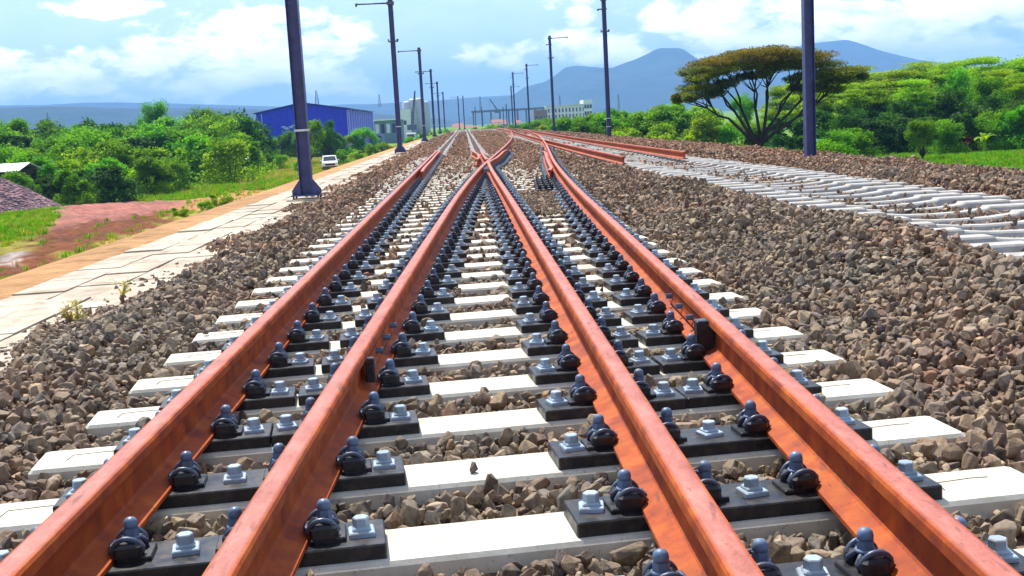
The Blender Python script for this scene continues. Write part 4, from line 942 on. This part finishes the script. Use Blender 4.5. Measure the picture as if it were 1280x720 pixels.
# ------------------------------------------------------------------ buildings
BLUE = simple('blue_sheet_cladding', (.004, .026, .66), .5, .0, .12, .6); BLUE2 = simple('dark_blue_trim', (.01, .025, .30), .5, 0, .1, 1); PIPE = simple('pale_blue_pipe', (.35, .45, .85), .5)
def warehouse():
    D = 220.0; g = GL; x0 = atY(320, 143, D)[0]; x1 = atY(435.6, 150, D)[0]; xa = (x0+x1)/2; hw = (x1-x0)/2; he = (atY(320, 143, D)[2]+atY(435.6, 134.6, D)[2])/2-g; hp = atY(380, 129.0, D)[2]-g; dep = 58
    t = empty('blue_warehouse', (xa, D, g)); w = MB(); xs_ = np.linspace(-hw, hw, 90); V = []
    for i, x in enumerate(xs_): V += [(x, .0 if i % 2 else .06, 0), (x, .0 if i % 2 else .06, he+(hp-he)*(1-abs(x)/hw))]
    w.add(V, [(2*i, 2*i+2, 2*i+3, 2*i+1) for i in range(89)])
    for s_ in (-1, 1): w.add([(s_*hw, 0, 0), (s_*hw, dep, 0), (s_*hw, dep, he), (s_*hw, 0, he)], [(0, 1, 2, 3) if s_ > 0 else (3, 2, 1, 0)])
    w.add([(-hw, dep, 0), (hw, dep, 0), (hw, dep, he), (0, dep, hp), (-hw, dep, he)], [(4, 3, 2, 1, 0)]); build(w, 'wall', BLUE, t)
    w = MB()
    for s_ in (-1, 1):
        v = [(0, -.4, hp+.05), (s_*(hw+.5), -.4, he-.10), (s_*(hw+.5), dep+.3, he-.10), (0, dep+.3, hp+.05)]; v += [(a_, b_, c+.16) for a_, b_, c in v]
        w.add(v, [(0, 1, 2, 3), (7, 6, 5, 4), (0, 4, 5, 1), (1, 5, 6, 2), (2, 6, 7, 3), (3, 7, 4, 0)])
    build(w, 'roof', BLUE2, t)
    for y_ in np.linspace(.3, dep-.6, 12):                            # pale columns of the long wall
        w = MB(); w.box(hw+.003, hw+.16, y_, y_+.35, 0, he-.12); build(w, 'rib', PIPE, t)
    w = MB(); w.box(hw+.004, hw+.08, dep*.52, dep*.72, .0, 4.2); build(w, 'door', BLUE2, t)
    w = MB(); w.box(hw+.2, hw+2.6, dep*.80, dep*.98, 0, 2.6); build(w, 'lean_to', BLUE2, t)
    for px in (327.5, 434.6):
        x = atY(px, 150, D)[0]-xa; w = MB(); w.box(x-.07, x+.07, -.2, -.03, 0, he+(hp-he)*(1-abs(x)/hw)-.3); build(w, 'downpipe', PIPE, t)
    for i in range(1, 4):                                             # sheet laps
        w = MB(); w.box(-hw+.05, hw-.05, -.035, -.003, he*i/4, he*i/4+.05); build(w, 'sheet_lap', BLUE2, t)
    q = atY(360, 160, D); w = MB()
    for dx, dz, sz in ((-.8, .2, .42), (-.2, -.1, .6), (.5, .1, .5), (1.0, .4, .35)): w.lathe((0, 0, 0), [(sz, -.01), (sz, .01)], 9); w.v[-1] = np.stack([w.v[-1][:, 0]*1.1+q[0]-xa+dx, w.v[-1][:, 2]-.06, w.v[-1][:, 1]*.5+q[2]-g+dz], 1)
    build(w, 'emblem', PIPE, t)
    tag(t, 'large blue sheet clad warehouse with a low gable and pale ribs along its side', 'warehouse')
warehouse()
def pbox(name, px0, px1, yt, yb, D, dep, mat, lab, cat, parts=None, z0=None):
    a, b_ = atY(px0, yb, D), atY(px1, yt, D); t = empty(name, ((a[0]+b_[0])/2, D, a[2] if z0 is None else z0)); hw = (b_[0]-a[0])/2; h = b_[2]-t.location.z
    w = MB(); w.box(-hw, hw, 0, dep, 0, h); build(w, 'wall', mat, t)
    if parts: parts(t, hw, h, dep)
    tag(t, lab, cat); return t
def p_flat(t, hw, h, dep):
    w = MB(); w.box(-hw-.6, hw+.6, -.6, dep, h, h+.35); build(w, 'roof', MT['white'], t)
    for i in range(5):
        x = -hw+(i+.5)*2*hw/5; w = MB(); w.box(x-hw*.13, x+hw*.13, -.04, -.003, h*.45, h*.85); build(w, 'window', MT['glass'] if i % 2 else MT['sheet'], t)
pbox('flat_roofed_building', 469, 502, 149.5, 172, 320, 10, simple('teal_wall', (.12, .22, .24), .7), 'low flat roofed building with teal walls behind the second pole', 'building', p_flat, GL)
def p_white(t, hw, h, dep):
    n = 13
    for fl in (0, 1):
        for i in range(n):
            x = -hw+(i+.5)*2*hw/n; z = h*(.54+.23*fl); f_ = MB(); f_.box(x-hw/n*.50, x+hw/n*.50, -.12, -.003, z-.1, z+h*.155); fr = build(f_, 'window', MT['sheet'], t); g = MB(); g.box(x-hw/n*.42, x+hw/n*.42, -.16, -.123, z, z+h*.145); build(g, 'pane', MT['glass'], fr)
    w = MB(); w.box(-hw-.3, hw+.3, -.5, dep, h, h+.5); build(w, 'roof', MT['sheet'], t)
    w = MB(); w.box(hw*.62, hw+.1, -.35, dep-.2, 0, h+2.2); build(w, 'end_block', MT['white'], t)
    for fl in (0, 1, 2):
        for i in range(3):
            x = hw*(.70+.12*i); g = MB(); g.box(x-.5, x+.5, -.42, -.353, h*(.34+.26*fl), h*(.34+.26*fl)+1.7); build(g, 'pane', MT['glass'], t)
pbox('white_building', 684.5, 740, 130.5, 152, 520, 16, MT['white'], 'long white two storey building with rows of dark windows before the mountain', 'building', p_white, GL-2)
def p_ruin(t, hw, h, dep):
    for i in range(3):
        x = -hw+(i+.5)*2*hw/3; g = MB(); g.box(x-hw*.2, x+hw*.2, -.06, -.003, h*.3, h*.75); build(g, 'window', MT['glass'], t)
pbox('brick_house', 668, 684, 137, 152, 500, 10, simple('brown_wall', (.26, .16, .13), .8), 'low brown house adjoining the long white building', 'house', p_ruin, GL-2)
# gantry deck on columns
def gantry():
    D = 640; a, b_ = atY(589, 139, D), atY(682, 137.2, D); z0 = GL-3; t = empty('viaduct', ((a[0]+b_[0])/2, D, z0)); hw = (b_[0]-a[0])/2; h = a[2]-z0; m = simple('viaduct_concrete', (.16, .17, .24), .8)
    w = MB(); w.box(-hw, hw, -3, 3, h-1.0, h+.1); build(w, 'deck', m, t)
    for i in range(9):
        x = -hw+1+i*(2*hw-2)/8; w = MB(); w.box(x-.4, x+.4, -1.5, 1.5, 0, h-1.002); build(w, 'column', m, t)
    tag(t, 'long dark elevated deck on columns at the vanishing end of the tracks', 'viaduct')
gantry()
def mast(px, yt, yb, D, lab, w_=.5):
    a, b_ = atY(px, yb, D), atY(px, yt, D); mb = MB(); h = b_[2]-a[2]; k = w_
    for sx in (-1, 1):
        for sy in (-1, 1): mb.tube([(sx*k, sy*k, 0), (sx*k*.3, sy*k*.3, h)], .12, 4, smooth=False)
    n = 9
    for i in range(n):
        z0, z1 = h*i/n, h*(i+1)/n; k0, k1 = k*(1-.7*i/n), k*(1-.7*(i+1)/n)
        mb.tube([(-k0, -k0, z0), (k1, -k1, z1)], .07, 4, smooth=False); mb.tube([(k0, -k0, z0), (-k1, -k1, z1)], .07, 4, smooth=False)
    tag(build(mb, 'lattice_mast', MT['arm'], None, tuple(a)), lab, 'mast')
mast(396.5, 113, 131, 700, 'thin lattice mast above the warehouse ridge', 1.0); mast(475, 118, 134, 900, 'thin lattice mast on the hills right of the warehouse', 1.0); mast(700.5, 119, 142, 900, 'thin lattice mast above the white building', .8); mast(774, 118, 146, 900, 'thin lattice mast before the blue mountain foot', .8); mast(601, 120, 140, 800, 'thin lattice mast above the far deck', .6); mast(62, 141, 168, 900, 'thin mast over the thicket before the far hills', .7)
# silos, batch plant and cranes
def silos():
    D = 420; t0 = atY(520, 160, D); t = empty('silo_plant', (t0[0], D, GL)); m = simple('silo_grey', (.42, .44, .50), .6)
    for px, yt, r_ in ((509, 126, 1.9), (516, 123, 1.9), (523.5, 122, 1.9), (531, 126, 1.6)):
        q = atY(px, yt, D); w = MB(); w.lathe((q[0]-t0[0], 0, 2.0), [(.5, -1.5), (r_, 1.2), (r_, q[2]-GL-2.8), (r_*.5, q[2]-GL-2.1)], 14); build(w, 'silo', m, t)
        for s in (-1, 1): w = MB(); w.tube([(q[0]-t0[0]+s*r_*.8, 0, 0), (q[0]-t0[0]+s*r_*.8, 0, 4)], .15, 6); build(w, 'leg', MT['arm'], t)
    q = atY(505, 137, D); w = MB(); w.box(q[0]-t0[0]-2.6, q[0]-t0[0]+2.4, -4.5, -2.2, 0, q[2]-GL); c = build(w, 'plant_house', MT['white'], t); w = MB(); w.box(q[0]-t0[0]-1, q[0]-t0[0]+.8, -4.56, -4.503, 5, 6.4); build(w, 'window', MT['glass'], c)
    tag(t, 'cluster of pale grey silos with a white plant house', 'silos')
silos()
def crane(px0, yb, px1, yt, D, lab):
    a, b_ = atY(px0, yb, D), atY(px1, yt, D); t = empty('mobile_crane', tuple(a)); d = b_-a; w = MB(); pr = np.array([.35, 0, 0])
    for s in (-1, 1): w.tube([s*pr, d+s*pr*.3], .14, 5, smooth=False)
    for i in range(12):
        u, v = i/12, (i+1)/12; w.tube([d*u+pr*(1-.7*u), d*v-pr*(1-.7*v)], .08, 4, smooth=False)
    build(w, 'boom', MT['plate'], t); w = MB(); w.box(-1.6, 1.6, -1.2, 1.2, -1.2, .6, bev=.1); build(w, 'cab', MT['arm'], t)
    w = MB(); w.tube([d, (d[0], 0, d[2]*.35)], .05, 4); build(w, 'cable', MT['arm'], t); tag(t, lab, 'crane')
crane(515, 158, 518.6, 113.5, 400, 'crane with a steep dark lattice boom in front of the silos'); crane(622, 138, 612, 123.5, 640, 'small crane with a slanted boom on the far deck')
def truck(px, py, D):
    p = atY(px, py, D); t = empty('truck', (p[0], D, GL)); w = MB(); w.box(-1.1, 1.1, 0, 1.8, .5, 2.5, bev=.15); c = build(w, 'cab', MT['white'], t); w = MB(); w.box(-.9, .9, -.03, -.002, 1.4, 2.2); build(w, 'windscreen', MT['glass'], c)
    w = MB(); w.box(-1.2, 1.2, 1.9, 6.5, .9, 2.6); build(w, 'cargo_box', MT['sheet'], t)
    for s in (-1, 1):
        for yy in (.8, 5): w = MB(); w.tube([(s*.8, yy, .5), (s*1.1, yy, .5)], .5, 12); build(w, 'wheel', MT['plate'], t)
    tag(t, 'white truck parked below the silos', 'truck')
truck(513, 163, 300)
# scattered far houses on the hills foot
rr = random.Random(8)
for i in range(14):
    px = rr.choice([rr.uniform(560, 680), rr.uniform(560, 665)]); D = rr.uniform(480, 620); w_ = rr.uniform(3, 6); a = atY(px, 152, D); t = empty('far_house', (a[0], D, GL-2.5)); h = rr.uniform(5, 8.2)
    w = MB(); w.box(-w_/2, w_/2, 0, 5, 0, h-1.3); build(w, 'wall', MT[rr.choice(['white', 'grey', 'slab'])], t)
    w = MB(); k = w_/2+.3; w.add([(-k, -.3, h-1.3), (k, -.3, h-1.3), (k, 5.3, h-1.3), (-k, 5.3, h-1.3), (-k, 2.5, h), (k, 2.5, h)], [(3, 2, 1, 0), (0, 1, 5, 4), (2, 3, 4, 5), (0, 4, 3), (1, 2, 5)]); build(w, 'roof', simple('clay_roof', (.30, .12, .08), .8), t)
    tag(t, 'tiny house among the blur of buildings at the far end of the tracks', 'house', 'tiny houses at the far end of the tracks')

# ------------------------------------------------------------------ hills and mountains
def hill_mat(name, a, b_):
    m, nt, b = newmat(name); n = noise(nt, .012, 8, .6, wpos(nt)); nt.links.new(ramp(nt, n, [(.35, a), (.65, b_)]), b.inputs['Base Color']); b.inputs['Roughness'].default_value = 1; b.inputs['Specular IOR Level'].default_value = .1
    bump(nt, b, noise(nt, .02, 8, .7, wpos(nt)), .6, 12); return m
HM = hill_mat('forested_slope', (.028, .050, .060), (.050, .080, .085))
def ridge(name, pts, D, depth, rough, seed, kd='structure'):
    P = np.array([atY(px, py, D) for px, py in pts]); xs_ = np.linspace(P[0, 0], P[-1, 0], 420); zr = np.interp(xs_, P[:, 0], P[:, 2]); zr[0] = zr[-1] = -40
    k = np.array([1, 2, 3, 2, 1.])/9; zr = np.convolve(np.pad(zr, 2, 'edge'), k, 'valid')
    ys_ = np.linspace(D-depth, D+depth, 41); rg = np.random.default_rng(seed); ph = rg.uniform(0, 6, 12); Z = []
    for y_ in ys_:
        u = abs(y_-D)/depth; s = (1-u)**1.25; zz = (zr+40)*s-40
        for i in range(6):
            f_ = .0016*1.9**i*1.0; zz = zz+rough*.62**i*np.sin(xs_*f_*2.3+ph[i]+y_*f_*1.4*(1 if i % 2 else -1))*np.sin(y_*f_*2+ph[i+6])*(1-s)*min(1, u*4)
        Z.append(zz)
    o, X, Y = grid(name, xs_, ys_, lambda X, Y: np.array(Z), HM); return o
ridge('mountain', [(470, 160), (540, 142), (600, 131), (640, 120), (655, 109), (682, 102), (691, 96), (707, 84), (720, 82), (750, 84.5), (765, 85), (780, 79), (792, 75), (810, 67), (820, 61.5), (826, 60), (850, 60), (857, 63), (864, 71), (885, 84), (920, 98), (960, 112), (1040, 130), (1100, 140)], 3900, 1500, 45, 1)
ridge('mountain', [(850, 130), (900, 100), (940, 76), (980, 62), (1010, 55), (1035, 52), (1057, 49.5), (1068, 52), (1080, 56), (1100, 63), (1115, 67), (1132, 71), (1150, 75), (1167, 77), (1200, 80), (1260, 88), (1400, 100), (1500, 120)], 4700, 1500, 50, 2)
ridge('hill', [(-260, 150), (-100, 140), (0, 135), (60, 133), (110, 134), (180, 136), (260, 135), (330, 137), (420, 139), (470, 142), (520, 146), (560, 150), (600, 158)], 2300, 700, 14, 3)
ridge('hill', [(-300, 146), (-100, 138), (0, 132), (60, 131), (100, 128.5), (140, 128), (200, 129), (270, 131), (340, 133), (390, 134), (425, 130.5), (467, 130), (500, 128), (545, 125.5), (595, 121.5), (640, 119), (700, 122), (800, 140), (900, 150)], 4300, 1300, 25, 4)

# ------------------------------------------------------------------ sky, clouds, sun, air
SUN_AZ, SUN_EL = R(-22), R(58)            # azimuth from +Y toward +X
W = bpy.data.worlds.new('World'); SC.world = W; W.use_nodes = True; nt = W.node_tree; nt.nodes.clear()
sky = node(nt, 'ShaderNodeTexSky'); sky.sky_type = 'NISHITA'; sky.sun_disc = False; sky.sun_elevation = SUN_EL; sky.sun_rotation = SUN_AZ; sky.air_density = 1.0; sky.dust_density = .2; sky.ozone_density = 3.0
tc = node(nt, 'ShaderNodeTexCoord'); sx = node(nt, 'ShaderNodeSeparateXYZ'); nt.links.new(tc.outputs['Generated'], sx.inputs[0])
def mth(op, a, b_=None, c=None, clamp=False):
    n = nt.nodes.new('ShaderNodeMath'); n.operation = op; n.use_clamp = clamp
    for s, v in zip(n.inputs, (a, b_, c)):
        if v is None: continue
        if isinstance(v, (int, float)): s.default_value = v
        else: nt.links.new(v, s)
    return n.outputs[0]
az = mth('ARCTAN2', sx.outputs[0], sx.outputs[1]); el = mth('ARCSINE', sx.outputs[2])
cv = node(nt, 'ShaderNodeCombineXYZ'); nt.links.new(az, cv.inputs[0]); nt.links.new(mth('MULTIPLY', el, 2.0), cv.inputs[1])
n1 = noise(nt, 16, 10, .58, cv.outputs[0], .35); n2 = noise(nt, 5, 5, .5, cv.outputs[0])
n3 = noise(nt, 34, 8, .6, cv.outputs[0], .4)
blobs = [(60, 95, 105, 34), (110, 80, 60, 22), (20, 85, 60, 26), (225, 75, 70, 40), (300, 50, 90, 42), (350, 75, 80, 42), (400, 60, 60, 35), (430, 100, 60, 18), (270, 105, 130, 20), (120, 10, 60, 10), (330, 20, 50, 14),
         (610, 66, 40, 14), (650, 72, 55, 18), (690, 68, 30, 16), (725, 22, 18, 12), (745, 60, 60, 26), (785, 70, 45, 18), (830, 20, 40, 20), (880, 20, 70, 28), (890, 50, 60, 26), (960, 15, 90, 40), (1030, 25, 120, 36), (1120, 40, 120, 34), (1210, 30, 110, 40), (1270, 60, 90, 28), (1180, 60, 100, 22), (960, 50, 80, 18), (500, -60, 160, 40), (900, -80, 300, 60), (100, -90, 200, 50)]
dens = None
for px, py, w_, h_ in blobs:
    d = ray(px, py); d = d/np.linalg.norm(d); a0 = math.atan2(d[0], d[1]); e0 = math.asin(d[2])
    q = mth('ADD', mth('POWER', mth('ABSOLUTE', mth('DIVIDE', mth('SUBTRACT', az, a0), w_/F_PX)), 2.0), mth('POWER', mth('ABSOLUTE', mth('DIVIDE', mth('SUBTRACT', el, e0), h_/F_PX)), 2.0))
    v = mth('SUBTRACT', 1.0, q); dens = v if dens is None else mth('MAXIMUM', dens, v)
gen = mth('MULTIPLY', mth('SUBTRACT', n2, .47), 5.0)                 # clouds elsewhere in the sky
side = mth('GREATER_THAN', mth('ABSOLUTE', az), .52); hi = mth('GREATER_THAN', el, .14)
dens = mth('MAXIMUM', mth('MAXIMUM', dens, -1.2), mth('SUBTRACT', mth('MULTIPLY', gen, mth('MAXIMUM', side, hi)), 2.4))
dens = mth('ADD', dens, mth('MULTIPLY', mth('SUBTRACT', n1, .50), 5.6)); dens = mth('ADD', dens, mth('MULTIPLY', mth('SUBTRACT', n3, .50), 3.4))
mr = node(nt, 'ShaderNodeMapRange'); mr.interpolation_type = 'SMOOTHSTEP'; mr.inputs['From Min'].default_value = -.35; mr.inputs['From Max'].default_value = 1.0; nt.links.new(dens, mr.inputs[0])
cover = mth('ADD', mth('MULTIPLY', mr.outputs[0], .84), .10); cover = mth('MULTIPLY', cover, mth('GREATER_THAN', el, -.01))
ccol = ramp(nt, noise(nt, 22, 8, .6, cv.outputs[0], .3), [(.36, (.66, .62, .60)), (.50, (.88, .82, .72)), (.62, (1, .92, .78))])
bg1 = node(nt, 'ShaderNodeBackground'); bg2 = node(nt, 'ShaderNodeBackground'); SKY_STR = .125
nt.links.new(sky.outputs[0], bg1.inputs[0]); bg1.inputs[1].default_value = SKY_STR
nt.links.new(ccol, bg2.inputs[0]); bg2.inputs[1].default_value = 3.0
ms = node(nt, 'ShaderNodeMixShader'); nt.links.new(cover, ms.inputs[0]); nt.links.new(bg1.outputs[0], ms.inputs[1]); nt.links.new(bg2.outputs[0], ms.inputs[2])
wo = node(nt, 'ShaderNodeOutputWorld'); nt.links.new(ms.outputs[0], wo.inputs[0])
sd = bpy.data.lights.new('sun', 'SUN'); sd.energy = 5.0; sd.angle = R(.5); sd.color = (1, .95, .87); so = bpy.data.objects.new('sun', sd); COL.objects.link(so)
dv = Vector((math.sin(SUN_AZ)*math.cos(SUN_EL), math.cos(SUN_AZ)*math.cos(SUN_EL), math.sin(SUN_EL))); so.rotation_euler = dv.to_track_quat('Z', 'Y').to_euler(); so.location = dv*50
# the air between the tracks and the mountains
HAZE = 2.3e-4
if HAZE:
    hm = bpy.data.materials.new('haze_air'); hm.use_nodes = True; n_ = hm.node_tree; n_.nodes.remove(n_.nodes['Principled BSDF'])
    pv = n_.nodes.new('ShaderNodeVolumePrincipled'); pv.inputs['Color'].default_value = (.26, .50, 1.0, 1); pv.inputs['Density'].default_value = HAZE; pv.inputs['Anisotropy'].default_value = .0
    n_.links.new(pv.outputs[0], n_.nodes['Material Output'].inputs['Volume'])
    mb = MB(); mb.box(-9500, 9500, -3500, 12500, -130, 480); o = build(mb, 'haze', hm); tag(o, 'thin blue air fading the far hills and mountains', 'haze', kind='stuff')

vs = SC.view_settings; vs.view_transform = 'Standard'; vs.look = 'None'; vs.exposure = .66; vs.gamma = 1; vs.use_curve_mapping = False
SC.render.engine = 'CYCLES'; cy = SC.cycles; cy.max_bounces = 6; cy.diffuse_bounces = 3; cy.glossy_bounces = 2; cy.transmission_bounces = 3; cy.volume_bounces = 1; cy.transparent_max_bounces = 6; cy.use_adaptive_sampling = True; cy.adaptive_threshold = .02; cy.use_denoising = True
